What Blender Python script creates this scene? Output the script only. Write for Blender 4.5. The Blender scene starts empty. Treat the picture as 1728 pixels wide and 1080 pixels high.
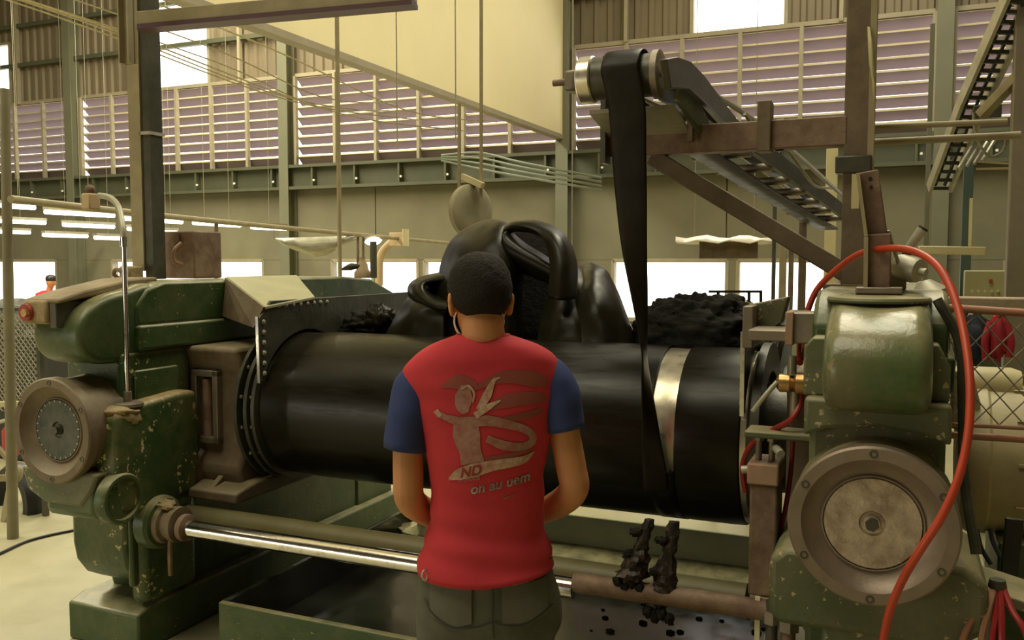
import bpy, bmesh, math, random
from mathutils import Vector, Matrix, noise
from mathutils.bvhtree import BVHTree

random.seed(7)
sc = bpy.context.scene
COL = sc.collection
R = math.radians

# ---------------------------------------------------------------- camera
F, TH, EYE = 1500.0, math.atan(100 / 1500.0), 1.65
cam_d = bpy.data.cameras.new('camera')
cam_d.sensor_width = 36.0
cam_d.lens = F / 1728 * 36.0
cam = bpy.data.objects.new('camera', cam_d)
COL.objects.link(cam)
cam.location = (0, 0, EYE)
cam.rotation_euler = (math.pi / 2 - TH, 0, 0)
sc.camera = cam

# mill / building frame: u along the rolls (and the back wall), v away from the camera
A = R(23.5)
ORG = Vector((-0.97, 4.135, 0))
EU = Vector((math.cos(A), -math.sin(A), 0))
EV = Vector((math.sin(A), math.cos(A), 0))
FR = Matrix.Translation(ORG) @ Matrix.Rotation(-A, 4, 'Z')
FRI = FR.inverted()

# ---------------------------------------------------------------- world, light, exposure
w = bpy.data.worlds.new('sky')
sc.world = w
w.use_nodes = True
bg = w.node_tree.nodes['Background']
bg.inputs[0].default_value = (1.0, 0.985, 0.93, 1)
bg.inputs[1].default_value = 3.6


def area(name, loc, aim, sx, sy, power, col):
    d = bpy.data.lights.new(name, 'AREA')
    d.shape = 'RECTANGLE'
    d.size, d.size_y = sx, sy
    d.energy = power
    d.color = col
    o = bpy.data.objects.new(name, d)
    COL.objects.link(o)
    p = FR @ Vector(loc)
    q = FR @ Vector(aim)
    o.location = p
    dirv = (q - p).normalized()
    zax = -dirv
    xax = EU if abs(dirv.dot(EU)) < 0.9 else EV
    yax = zax.cross(xax).normalized()
    xax = yax.cross(zax).normalized()
    o.matrix_world = Matrix.Translation(p) @ Matrix((xax, yax, zax)).transposed().to_4x4()
    return o


WARM = (1.0, 0.93, 0.68)
area('added_overhead_fill', (-9.0, 3.0, 9.0), (-9.0, 3.0, 0), 3.0, 18.0, 3300, WARM)  # added area light under the closed roof, brightens partition and left hall
area('added_overhead_fill', (-1.0, -4.0, 9.0), (-1.0, -4.0, 0), 6.0, 4.0, 420, WARM)  # added area light above the camera, fills the machine fronts
area('added_overhead_fill', (2.0, 5.0, 9.0), (2.0, 5.0, 0), 3.0, 10.0, 900, WARM)  # added area light, brightens the floor behind the mill
area('added_low_fill', (-4.5, -8.5, 1.1), (-1.0, 0, 1.0), 5.0, 1.8, 110, (1.0, 0.93, 0.75))  # added light for the low highlight on the roll; no gate is modelled

sc.view_settings.view_transform = 'Standard'
sc.view_settings.look = 'None'
sc.view_settings.exposure = 0.05
sc.view_settings.gamma = 1.0
sc.view_settings.use_curve_mapping = False
try:
    sc.cycles.max_bounces = 8
    sc.cycles.diffuse_bounces = 4
    sc.cycles.glossy_bounces = 3
    sc.cycles.transparent_max_bounces = 12
    sc.cycles.caustics_reflective = False
    sc.cycles.caustics_refractive = False
    sc.cycles.sample_clamp_indirect = 4.0
except Exception:
    pass


# ---------------------------------------------------------------- helpers
def ray(x, y):
    a, b = (x - 864) / F, -(y - 540) / F
    return Vector((a, math.cos(TH) + b * math.sin(TH), -math.sin(TH) + b * math.cos(TH)))


EYEP = Vector((0, 0, EYE))


def at(x, y, u=None, v=None, z=None, Y=None):
    """a point of the place seen at picture position x, y and lying on a given plane; in mill coordinates"""
    d = ray(x, y)
    if u is not None:
        t = (u - (EYEP - ORG).dot(EU)) / d.dot(EU)
    elif v is not None:
        t = (v - (EYEP - ORG).dot(EV)) / d.dot(EV)
    elif z is not None:
        t = (z - EYE) / d.z
    else:
        t = Y / d.y
    return FRI @ (EYEP + d * t)


BASE = {}


def setp(o, label=None, cat=None, group=None, kind=None):
    if label:
        o['label'] = label
    if cat:
        o['category'] = cat
    if group:
        o['group'] = group
    if kind:
        o['kind'] = kind
    return o


def thing(name, label, cat, base=(0, 0, 0), group=None, kind=None, frame=None):
    o = bpy.data.objects.new(name, None)
    o.empty_display_size = 0.1
    COL.objects.link(o)
    o.matrix_world = (FR if frame is None else frame) @ Matrix.Translation(Vector(base))
    BASE[o] = Vector(base)
    return setp(o, label, cat, group, kind)


def catmull(pts, n=6, closed=False):
    P = [Vector(p) for p in pts]
    if len(P) < 3 and not closed:
        return P
    out = []
    m = len(P)
    rng = m if closed else m - 1
    for i in range(rng):
        if closed:
            p0, p1, p2, p3 = P[(i - 1) % m], P[i], P[(i + 1) % m], P[(i + 2) % m]
        else:
            p1, p2 = P[i], P[i + 1]
            p0 = P[i - 1] if i > 0 else p1 * 2 - p2
            p3 = P[i + 2] if i + 2 < m else p2 * 2 - p1
        for k in range(n):
            t = k / n
            out.append(0.5 * ((2 * p1) + (p2 - p0) * t + (2 * p0 - 5 * p1 + 4 * p2 - p3) * t * t
                              + (3 * p1 - p0 - 3 * p2 + p3) * t * t * t))
    if not closed:
        out.append(P[-1])
    return out


class MB:
    def __init__(self):
        self.v, self.f = [], []

    def add(self, vs, fs):
        k = len(self.v)
        self.v += [Vector(p) for p in vs]
        self.f += [tuple(i + k for i in f) for f in fs]
        return self

    def box(self, c, s, rot=None):
        c = Vector(c)
        vs = []
        for sx in (-.5, .5):
            for sy in (-.5, .5):
                for sz in (-.5, .5):
                    p = Vector((sx * s[0], sy * s[1], sz * s[2]))
                    if rot is not None:
                        p = rot @ p
                    vs.append(c + p)
        return self.add(vs, [(0, 1, 3, 2), (4, 6, 7, 5), (0, 4, 5, 1), (2, 3, 7, 6), (0, 2, 6, 4), (1, 5, 7, 3)])

    def bx(self, u0, u1, v0, v1, z0, z1):
        return self.box(((u0 + u1) / 2, (v0 + v1) / 2, (z0 + z1) / 2), (abs(u1 - u0), abs(v1 - v0), abs(z1 - z0)))

    def bar(self, p, q, a, b, up=(0, 0, 1)):
        """box section a x b from p to q"""
        p, q = Vector(p), Vector(q)
        d = (q - p)
        L = d.length
        d.normalize()
        upv = Vector(up)
        if abs(d.dot(upv)) > .98:
            upv = Vector((0, 1, 0))
        s = d.cross(upv).normalized()
        t = s.cross(d).normalized()
        rot = Matrix((s, d, t)).transposed()
        return self.box((p + q) / 2, (a, L, b), rot)

    def cyl(self, p, q, r, r2=None, seg=20, caps=True):
        r2 = r if r2 is None else r2
        return self.lathe(p, Vector(q) - Vector(p), [(r, 0), (r2, 1)], seg, caps, True)

    def lathe(self, p, ax, prof, seg=32, caps=True, unit=False):
        """prof = [(radius, distance along ax)]"""
        p, ax = Vector(p), Vector(ax)
        L = ax.length
        d = ax.normalized()
        s = d.orthogonal().normalized()
        t = d.cross(s)
        vs, fs = [], []
        for (r, h) in prof:
            c = p + d * (h * L if unit else h)
            for k in range(seg):
                a = 2 * math.pi * k / seg
                vs.append(c + (s * math.cos(a) + t * math.sin(a)) * r)
        for i in range(len(prof) - 1):
            for k in range(seg):
                k2 = (k + 1) % seg
                fs.append((i * seg + k, i * seg + k2, (i + 1) * seg + k2, (i + 1) * seg + k))
        if caps:
            fs.append(tuple(range(seg - 1, -1, -1)))
            n = (len(prof) - 1) * seg
            fs.append(tuple(range(n, n + seg)))
        return self.add(vs, fs)

    def prism(self, poly, lo, hi, plane='vz'):
        n = len(poly)
        mk = {'vz': lambda a, b, h: (h, a, b), 'uz': lambda a, b, h: (a, h, b), 'uv': lambda a, b, h: (a, b, h)}[plane]
        vs = [mk(a, b, lo) for a, b in poly] + [mk(a, b, hi) for a, b in poly]
        fs = [tuple(range(n - 1, -1, -1)), tuple(range(n, 2 * n))]
        for i in range(n):
            j = (i + 1) % n
            fs.append((i, j, n + j, n + i))
        return self.add(vs, fs)

    def rprism(self, poly, lo, hi, r, n=5, sm=4):
        """(v, z) profile extruded along u with rounded ends"""
        P = catmull([Vector((a, b, 0)) for a, b in poly], sm, True)
        c = sum(P, Vector()) / len(P)
        nr = []
        m = len(P)
        for i in range(m):
            t = (P[(i + 1) % m] - P[i - 1]).normalized()
            q = Vector((t.y, -t.x, 0))
            if q.dot(P[i] - c) < 0:
                q = -q
            nr.append(q)
        rings = []
        for s_ in (0, 1):
            for k in range(n + 1):
                th = math.pi / 2 * k / n
                if s_:
                    th = math.pi / 2 - th
                ins = r * (1 - math.sin(th))
                u = lo + r * (1 - math.cos(th)) if not s_ else hi - r * (1 - math.cos(th))
                rings.append([Vector((u, (P[i] - nr[i] * ins).x, (P[i] - nr[i] * ins).y)) for i in range(m)])
        return self.loft(rings)

    def tube(self, pts, r, seg=8, smooth=6, closed=False):
        P = catmull(pts, smooth, closed) if smooth else [Vector(p) for p in pts]
        n = len(P)
        rr = r if isinstance(r, (list, tuple)) else None
        vs, fs = [], []
        prev = None
        for i, p in enumerate(P):
            if closed:
                d = P[(i + 1) % n] - P[i - 1]
            else:
                d = P[min(i + 1, n - 1)] - P[max(i - 1, 0)]
            d.normalize()
            if prev is None:
                s = d.orthogonal().normalized()
            else:
                s = prev - d * prev.dot(d)
                s.normalize()
            prev = s
            t = d.cross(s)
            if rr:
                x = i / max(1, n - 1) * (len(rr) - 1)
                k = min(int(x), len(rr) - 2)
                rad = rr[k] + (rr[k + 1] - rr[k]) * (x - k)
            else:
                rad = r
            for k in range(seg):
                a = 2 * math.pi * k / seg
                vs.append(p + (s * math.cos(a) + t * math.sin(a)) * rad)
        m = n if closed else n - 1
        for i in range(m):
            i2 = (i + 1) % n
            for k in range(seg):
                k2 = (k + 1) % seg
                fs.append((i * seg + k, i * seg + k2, i2 * seg + k2, i2 * seg + k))
        if not closed:
            fs.append(tuple(range(seg - 1, -1, -1)))
            fs.append(tuple(range((n - 1) * seg, n * seg)))
        return self.add(vs, fs)

    def loft(self, rings, caps=True):
        n = len(rings[0])
        vs = [p for r_ in rings for p in r_]
        fs = []
        for i in range(len(rings) - 1):
            for k in range(n):
                k2 = (k + 1) % n
                fs.append((i * n + k, i * n + k2, (i + 1) * n + k2, (i + 1) * n + k))
        if caps:
            fs.append(tuple(range(n - 1, -1, -1)))
            fs.append(tuple(range((len(rings) - 1) * n, len(rings) * n)))
        return self.add(vs, fs)

    def blob(self, c, rad, amp=0.0, freq=3.0, nu=32, nv=20, seed=0.0, octv=3, rot=None):
        c = Vector(c)
        vs, fs = [], []
        for j in range(nv + 1):
            th = math.pi * j / nv
            for i in range(nu):
                ph = 2 * math.pi * i / nu
                d = Vector((math.sin(th) * math.cos(ph), math.sin(th) * math.sin(ph), math.cos(th)))
                k = 1.0
                if amp:
                    k += amp * noise.fractal(d * freq + Vector((seed, seed * 1.7, -seed)), 0.9, 2.0, octv)
                p = Vector((d.x * rad[0], d.y * rad[1], d.z * rad[2])) * k
                if rot is not None:
                    p = rot @ p
                vs.append(c + p)
        for j in range(nv):
            for i in range(nu):
                i2 = (i + 1) % nu
                fs.append((j * nu + i, (j + 1) * nu + i, (j + 1) * nu + i2, j * nu + i2))
        return self.add(vs, fs)

    def grid(self, rows):
        n = len(rows[0])
        vs = [p for r_ in rows for p in r_]
        fs = []
        for i in range(len(rows) - 1):
            for k in range(n - 1):
                fs.append((i * n + k, i * n + k + 1, (i + 1) * n + k + 1, (i + 1) * n + k))
        return self.add(vs, fs)


def mesh_of(name, mb, base, sharp=38, weld=False):
    me = bpy.data.meshes.new(name)
    b = Vector(base)
    me.from_pydata([p - b for p in mb.v], [], mb.f)
    bm = bmesh.new()
    bm.from_mesh(me)
    if weld:
        bmesh.ops.remove_doubles(bm, verts=bm.verts, dist=1e-5)
    bmesh.ops.recalc_face_normals(bm, faces=bm.faces)
    bm.to_mesh(me)
    bm.free()
    for p in me.polygons:
        p.use_smooth = True
    if sharp is not None:
        me.set_sharp_from_angle(angle=R(sharp))
    return me


def mods(o, bevel=0, solid=0, sub=0):
    if solid:
        m = o.modifiers.new('thickness', 'SOLIDIFY')
        m.thickness = solid
        m.offset = 0
    if sub:
        m = o.modifiers.new('round', 'SUBSURF')
        m.levels = m.render_levels = sub
    if bevel:
        m = o.modifiers.new('edge', 'BEVEL')
        m.width = bevel
        m.segments = 2
        m.limit_method = 'ANGLE'
        m.angle_limit = R(40)
    return o


def part(name, mb, mat, parent, label=None, bevel=0, solid=0, sub=0, sharp=38, kind=None, weld=False):
    top = parent
    while top.parent is not None:
        top = top.parent
    me = mesh_of(name, mb, BASE[top], sharp, weld)
    me.materials.append(mat)
    o = bpy.data.objects.new(name, me)
    COL.objects.link(o)
    o.parent = parent
    if label:
        o['label'] = label
    if kind:
        o['kind'] = kind
    return mods(o, bevel, solid, sub)


def single(name, mb, mat, label, cat, base=None, group=None, kind=None, bevel=0, solid=0, sub=0, sharp=38, frame=None, weld=False):
    if base is None:
        lo = Vector((min(p.x for p in mb.v), min(p.y for p in mb.v), min(p.z for p in mb.v)))
        hi = Vector((max(p.x for p in mb.v), max(p.y for p in mb.v), max(p.z for p in mb.v)))
        base = ((lo.x + hi.x) / 2, (lo.y + hi.y) / 2, lo.z)
    me = mesh_of(name, mb, base, sharp, weld)
    me.materials.append(mat)
    o = bpy.data.objects.new(name, me)
    COL.objects.link(o)
    o.matrix_world = (FR if frame is None else frame) @ Matrix.Translation(Vector(base))
    BASE[o] = Vector(base)
    setp(o, label, cat, group, kind)
    return mods(o, bevel, solid, sub)


def share(src, name, parent, delta):
    """another piece with the same mesh as src, moved by delta"""
    o = bpy.data.objects.new(name, src.data)
    COL.objects.link(o)
    o.parent = parent
    o.location = delta
    return o


# ---------------------------------------------------------------- materials
def mk(name, c1, c2=None, scale=6.0, rough=0.6, metal=0.0, dust=None, chips=None, cmask=0.52, bump=0.0, bscale=40.0,
       streak=None, spec=0.5, thr=(0.35, 0.65), rvar=0.0, coat=0.0):
    m = bpy.data.materials.new(name)
    m.use_nodes = True
    nt = m.node_tree
    N, Lk = nt.nodes, nt.links
    b = N['Principled BSDF']
    b.inputs['Roughness'].default_value = rough
    b.inputs['Metallic'].default_value = metal
    b.inputs['Specular IOR Level'].default_value = spec
    if coat:
        b.inputs['Coat Weight'].default_value = coat
        b.inputs['Coat Roughness'].default_value = 0.15
    tc = N.new('ShaderNodeTexCoord')
    col = None

    def noise_n(s, det=5, rgh=0.6, stretch=None):
        n = N.new('ShaderNodeTexNoise')
        n.inputs['Scale'].default_value = s
        n.inputs['Detail'].default_value = det
        n.inputs['Roughness'].default_value = rgh
        if stretch:
            mp = N.new('ShaderNodeMapping')
            mp.inputs['Scale'].default_value = stretch
            Lk.new(tc.outputs['Object'], mp.inputs[0])
            Lk.new(mp.outputs[0], n.inputs['Vector'])
        else:
            Lk.new(tc.outputs['Object'], n.inputs['Vector'])
        return n

    def mrange(sock, a, c, lo=0.0, hi=1.0):
        r_ = N.new('ShaderNodeMapRange')
        r_.inputs['From Min'].default_value = a
        r_.inputs['From Max'].default_value = c
        r_.inputs['To Min'].default_value = lo
        r_.inputs['To Max'].default_value = hi
        Lk.new(sock, r_.inputs['Value'])
        return r_.outputs[0]

    def mix(fac, a, c):
        x = N.new('ShaderNodeMix')
        x.data_type = 'RGBA'
        if hasattr(fac, 'links'):
            Lk.new(fac, x.inputs['Factor'])
        else:
            x.inputs['Factor'].default_value = fac
        for s, i in ((a, 'A'), (c, 'B')):
            k = [q for q in x.inputs if q.name == i and q.type == 'RGBA'][0]
            if hasattr(s, 'links'):
                Lk.new(s, k)
            else:
                k.default_value = (*s, 1)
        return [q for q in x.outputs if q.type == 'RGBA'][0]

    def mul(a, c):
        x = N.new('ShaderNodeMath')
        x.operation = 'MULTIPLY'
        Lk.new(a, x.inputs[0])
        if hasattr(c, 'links'):
            Lk.new(c, x.inputs[1])
        else:
            x.inputs[1].default_value = c
        return x.outputs[0]

    col = c1
    if c2 is not None:
        n = noise_n(scale, 6, 0.62, streak)
        col = mix(mrange(n.outputs['Fac'], *thr), c1, c2)
    if chips:
        cc, cs, ct = chips
        n = noise_n(cs, 3, 0.6)
        big = noise_n(cs * 0.18, 2, 0.5)
        f = mul(mrange(n.outputs['Fac'], ct, ct + 0.02), mrange(big.outputs['Fac'], cmask, cmask + .07))
        col = mix(f, col, cc)
    if dust:
        dc, amt = dust
        g = N.new('ShaderNodeNewGeometry')
        sp = N.new('ShaderNodeSeparateXYZ')
        Lk.new(g.outputs['Normal'], sp.inputs[0])
        n = noise_n(7.0, 5, 0.65)
        f = mul(mrange(sp.outputs['Z'], 0.25, 0.95), mrange(n.outputs['Fac'], 0.25, 0.6, 0.25, 1.0))
        n2 = noise_n(3.0, 6, 0.7)
        f2 = mrange(n2.outputs['Fac'], 0.45, 0.8, 0.0, amt * 0.32)
        ad = N.new('ShaderNodeMath')
        ad.operation = 'MAXIMUM'
        Lk.new(mul(f, amt), ad.inputs[0])
        Lk.new(f2, ad.inputs[1])
        col = mix(ad.outputs[0], col, dc)
    if hasattr(col, 'links'):
        Lk.new(col, b.inputs['Base Color'])
    else:
        b.inputs['Base Color'].default_value = (*col, 1)
    if rvar:
        n = noise_n(scale * 1.7, 5, 0.6, streak)
        Lk.new(mrange(n.outputs['Fac'], 0.3, 0.7, max(0.02, rough - rvar), min(1, rough + rvar)), b.inputs['Roughness'])
    if bump:
        n = noise_n(bscale, 5, 0.6)
        bp = N.new('ShaderNodeBump')
        bp.inputs['Strength'].default_value = bump
        bp.inputs['Distance'].default_value = 0.01
        Lk.new(n.outputs['Fac'], bp.inputs['Height'])
        Lk.new(bp.outputs[0], b.inputs['Normal'])
    return m


def emis(name, col, s):
    m = bpy.data.materials.new(name)
    m.use_nodes = True
    b = m.node_tree.nodes['Principled BSDF']
    b.inputs['Base Color'].default_value = (*col, 1)
    b.inputs['Emission Color'].default_value = (*col, 1)
    b.inputs['Emission Strength'].default_value = s
    return m


def glass(name):
    m = bpy.data.materials.new(name)
    m.use_nodes = True
    nt = m.node_tree
    nt.nodes.remove(nt.nodes['Principled BSDF'])
    t = nt.nodes.new('ShaderNodeBsdfTransparent')
    g = nt.nodes.new('ShaderNodeBsdfGlossy')
    g.inputs['Roughness'].default_value = 0.05
    x = nt.nodes.new('ShaderNodeMixShader')
    x.inputs[0].default_value = 0.06
    nt.links.new(t.outputs[0], x.inputs[1])
    nt.links.new(g.outputs[0], x.inputs[2])
    nt.links.new(x.outputs[0], nt.nodes['Material Output'].inputs[0])
    return m


DUST = (0.40, 0.34, 0.19)
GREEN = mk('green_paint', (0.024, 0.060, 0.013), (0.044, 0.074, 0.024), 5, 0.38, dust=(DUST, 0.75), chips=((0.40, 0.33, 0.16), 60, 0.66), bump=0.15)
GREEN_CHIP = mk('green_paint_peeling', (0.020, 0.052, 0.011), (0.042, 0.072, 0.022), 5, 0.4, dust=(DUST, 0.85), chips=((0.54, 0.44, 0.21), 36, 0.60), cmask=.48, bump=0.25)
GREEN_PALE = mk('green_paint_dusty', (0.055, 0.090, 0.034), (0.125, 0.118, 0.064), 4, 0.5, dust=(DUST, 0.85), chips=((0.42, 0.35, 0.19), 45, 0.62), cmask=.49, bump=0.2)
TANDUST = mk('caked_dust', (0.24, 0.165, 0.08), (0.38, 0.30, 0.16), 11, 0.85, bump=0.4)
BROWN = mk('dirty_brown_steel', (0.11, 0.075, 0.045), (0.17, 0.125, 0.075), 6, 0.6, dust=(DUST, 0.5), bump=0.2)
RUST = mk('rusty_steel', (0.15, 0.085, 0.055), (0.27, 0.19, 0.13), 9, 0.65, metal=0.2, bump=0.3)
PINKSTEEL = mk('pink_primer_steel', (0.42, 0.25, 0.17), (0.30, 0.20, 0.13), 12, 0.6, bump=0.2)
DULLSTEEL = mk('dull_steel', (0.22, 0.19, 0.15), (0.30, 0.25, 0.19), 7, 0.45, metal=0.55, bump=0.12, rvar=0.1)
DARKSTEEL = mk('dark_greasy_steel', (0.05, 0.05, 0.035), (0.09, 0.085, 0.06), 8, 0.42, metal=0.3, bump=0.15)
BRIGHT = mk('scraped_bright_steel', (0.66, 0.55, 0.43), (0.27, 0.20, 0.145), 16, 0.36, metal=0.45, bump=0.25, bscale=70, rvar=0.12, thr=(.3, .72))
BARE = mk('polished_bare_steel', (0.78, 0.72, 0.58), (0.62, 0.55, 0.4), 10, 0.33, metal=0.9, rvar=0.08)
CHROME = mk('chrome', (0.80, 0.78, 0.76), (0.5, 0.45, 0.4), 40, 0.16, metal=1.0, thr=(0.5, 0.75))
RUBBER = mk('black_rubber_sheet', (0.007, 0.006, 0.0025), (0.011, 0.009, 0.004), 5, 0.33, spec=0.26, streak=(1, 6, 6), rvar=0.07)
RUBSHINE = mk('shiny_black_rubber', (0.008, 0.007, 0.003), (0.014, 0.012, 0.006), 6, 0.34, spec=0.17, bump=0.12, bscale=18, rvar=0.08)
RUBROUGH = mk('crumbly_black_rubber', (0.007, 0.007, 0.004), (0.013, 0.012, 0.008), 14, 0.75, spec=0.2, bump=0.8, bscale=35)
STRIPM = mk('dark_rubber_strip', (0.010, 0.008, 0.004), (0.020, 0.015, 0.009), 6, 0.42, spec=0.2, rvar=0.08, bump=0.1)
CONC = mk('concrete_floor', (0.37, 0.335, 0.20), (0.29, 0.265, 0.155), 1.6, 0.40, bump=0.1, rvar=0.1)
WALLM = mk('concrete_wall', (0.19, 0.175, 0.112), (0.155, 0.143, 0.093), 0.9, 0.85, bump=0.1)
SHEET = mk('brown_corrugated_steel', (0.19, 0.15, 0.092), (0.155, 0.122, 0.078), 0.7, 0.6)
BEIGE = mk('beige_cladding', (0.84, 0.73, 0.43), (0.78, 0.67, 0.39), 0.5, 0.6)
SLATM = mk('louvre_slat_paint', (0.30, 0.225, 0.235), (0.26, 0.195, 0.205), 2, 0.6)
LIPM = mk('louvre_lip_lit_tone', (0.50, 0.43, 0.26), None, 2, 0.6)  # paler than the slats, puts their bright light line into the colour
MULL = mk('mullion_paint', (0.33, 0.285, 0.19), (0.28, 0.24, 0.165), 3, 0.6)
BEAMG = mk('green_grey_beam', (0.07, 0.078, 0.045), (0.09, 0.09, 0.056), 1.5, 0.55)
COLM = mk('grey_column_paint', (0.16, 0.155, 0.10), (0.125, 0.128, 0.085), 1.2, 0.6)
TEAL = mk('teal_column_paint', (0.045, 0.075, 0.065), (0.06, 0.085, 0.07), 3, 0.5)
CREAM = mk('cream_paint', (0.60, 0.52, 0.28), (0.50, 0.43, 0.24), 4, 0.5, bump=0.1)
PIPEM = mk('dusty_yellow_pipe', (0.34, 0.285, 0.16), (0.26, 0.21, 0.12), 8, 0.6)
DARKPIPE = mk('olive_pipe', (0.13, 0.11, 0.045), (0.16, 0.14, 0.06), 6, 0.5)
MOTORM = mk('cream_motor_paint', (0.50, 0.42, 0.23), (0.32, 0.25, 0.15), 3, 0.55, dust=((0.6, 0.53, 0.3), 0.8), bump=0.1)
REDH = mk('red_rubber_hose', (0.50, 0.055, 0.016), (0.42, 0.045, 0.016), 10, 0.4)
DREDH = mk('dark_red_hose', (0.30, 0.02, 0.018), None, 5, 0.4)
REDPIPE = mk('red_oxide_pipe', (0.42, 0.16, 0.09), (0.35, 0.2, 0.12), 8, 0.6)
BRASS = mk('brass', (0.60, 0.38, 0.16), (0.4, 0.24, 0.1), 20, 0.35, metal=0.9)
BLACK = mk('black_plastic', (0.012, 0.012, 0.012), None, 5, 0.5)
WIRE = mk('galvanised_wire', (0.34, 0.31, 0.22), (0.24, 0.22, 0.15), 20, 0.5, metal=0.2)
GALV = mk('galvanised_steel', (0.50, 0.47, 0.37), (0.38, 0.36, 0.28), 9, 0.45, metal=0.3)
CARD = mk('tan_box', (0.55, 0.40, 0.22), (0.48, 0.35, 0.2), 6, 0.7)
REDB = mk('red_paint', (0.36, 0.04, 0.03), (0.28, 0.05, 0.04), 8, 0.5)
TUBEM = emis('lit_fluorescent_tube', (1.0, 0.97, 0.82), 5.0)
GLASS = glass('window_glass')
WETPAN = mk('wet_tray_steel', (0.030, 0.032, 0.022), (0.055, 0.056, 0.04), 4, 0.16, metal=0.0, spec=0.7, rvar=0.1)
YDUST = mk('yellow_powder_dust', (0.62, 0.56, 0.29), (0.26, 0.25, 0.13), 9, 0.85, bump=0.3)
PLATEG = mk('dull_green_plate', (0.24, 0.265, 0.125), (0.30, 0.31, 0.165), 4, 0.5, bump=0.1)
PLASTIC = mk('clear_plastic_film', (0.27, 0.255, 0.18), (.36, .34, .25), 12, 0.25)

# ---------------------------------------------------------------- setting
VW = 11.83
LZ0, LZ1 = 3.62, 5.42
COLS = [-21.17, -15.12, -9.05, -3.0, 3.08, 9.15]

fl = MB().bx(-24, 12, -12, 13.5, -0.25, 0.0)
single('floor', fl, CONC, 'dusty pale concrete factory floor', None, kind='structure', base=(0, 0, 0))
ce = MB().bx(-24, 12, -12, 12.3, 9.9, 10.1)
single('ceiling', ce, SHEET, 'brown sheet metal factory roof', None, kind='structure')
single('wall_left', MB().bx(-24.2, -24, -12, 12, 0, 10), WALLM, 'far side wall of the factory hall, concrete', None, kind='structure')
single('wall_right', MB().bx(9.3, 9.5, -12, 12, 0, 10), WALLM, 'near side wall of the factory hall, concrete', None, kind='structure')
single('wall_front', MB().bx(-24, 9.4, -12.2, -12, 0, 10), mk('darkened_wall_sheet', (.07, .055, .035), None, 2, .7), 'unseen wall facing the louvred wall, darkened for the roll reflections', None, kind='structure')  # out of view; coloured dark so the roll reflects less light

# back wall: concrete panels around the low windows, corrugated sheets above the louvres
wb = thing('wall_back', 'back wall of concrete panels below and brown corrugated sheets above', None, (0, VW, 0), kind='structure')
WZ0, WZ1, WTOP = 0.62, 1.66, 3.62
wins = [(-20.6, -16.02), (-14.2, -9.85), (-8.1, -7.13), (-7.02, -6.1), (-5.95, -4.9), (-2.13, -0.13), (0.05, 1.62), (4.0, 6.5)]
edges = [-21.2]
for a, b in wins:
    edges += [a, b]
edges.append(9.2)


def wpanel(a, b, z0, z1):
    n = max(1, round((b - a) / 1.6))
    for i in range(n):
        x0, x1 = a + (b - a) * i / n, a + (b - a) * (i + 1) / n
        part('wall_panel', MB().bx(x0 + .008, x1 - .008, VW, VW + .18, z0, z1), WALLM, wb, bevel=.008)


cuts = [-21.2, -17.6, -15.12, -12.4, -9.05, -7.05, -5.0, -3.0, -0.15, 1.8, 3.08, 6.0, 9.2]
for i in range(len(cuts) - 1):
    part('wall_panel', MB().bx(cuts[i] + .008, cuts[i + 1] - .008, VW, VW + .18, WZ1, WTOP), WALLM, wb, bevel=.008)
    part('wall_panel', MB().bx(cuts[i] + .008, cuts[i + 1] - .008, VW, VW + .18, 0, WZ0), WALLM, wb, bevel=.008)
for i in range(0, len(edges), 2):
    if edges[i + 1] - edges[i] > .02:
        part('wall_panel', MB().bx(edges[i], edges[i + 1], VW, VW + .18, WZ0, WZ1), WALLM, wb)
part('wall_core', MB().bx(-21.2, 9.2, VW + .20, VW + .24, WTOP - 1.4, WTOP), WALLM, wb)

skyl = [(-12.69, -11.2, 5.47, 9.5), (-18.3, -17.35, 5.47, 6.9), (-0.78, 0.75, 5.47, 7.6)]


def corr(a, b, z0, z1, pitch=.24, dep=.045):
    rows = [[], []]
    x = a
    pat = [(0, 0), (.30, 0), (.42, 1), (.86, 1), (1.0, 0)]
    n = max(1, round((b - a) / pitch))
    p = (b - a) / n
    pts = []
    for i in range(n):
        for (t, h) in pat[:-1]:
            pts.append((a + p * (i + t), VW + .02 + dep * h))
    pts.append((b, VW + .02))
    return MB().grid([[Vector((x, y, z0)) for x, y in pts], [Vector((x, y, z1)) for x, y in pts]])


for i in range(len(COLS) - 1):
    a, b = COLS[i], COLS[i + 1]
    xs = [a, b]
    ss = [s for s in skyl if s[0] >= a and s[1] <= b]
    for s in ss:
        xs += [s[0], s[1]]
    xs.sort()
    for k in range(len(xs) - 1):
        s = [s for s in ss if abs(s[0] - xs[k]) < 1e-6]
        lo = s[0][3] if s else LZ1 + .03
        if lo >= 9.6:
            continue
        if xs[k + 1] - xs[k] > 2.6:
            m = (xs[k] + xs[k + 1]) / 2
            rg = [(xs[k], m), (m, xs[k + 1])]
        else:
            rg = [(xs[k], xs[k + 1])]
        for (q0, q1) in rg:
            part('corrugated_sheet', corr(q0, q1, lo, 9.9), SHEET, wb, sharp=20)

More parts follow.
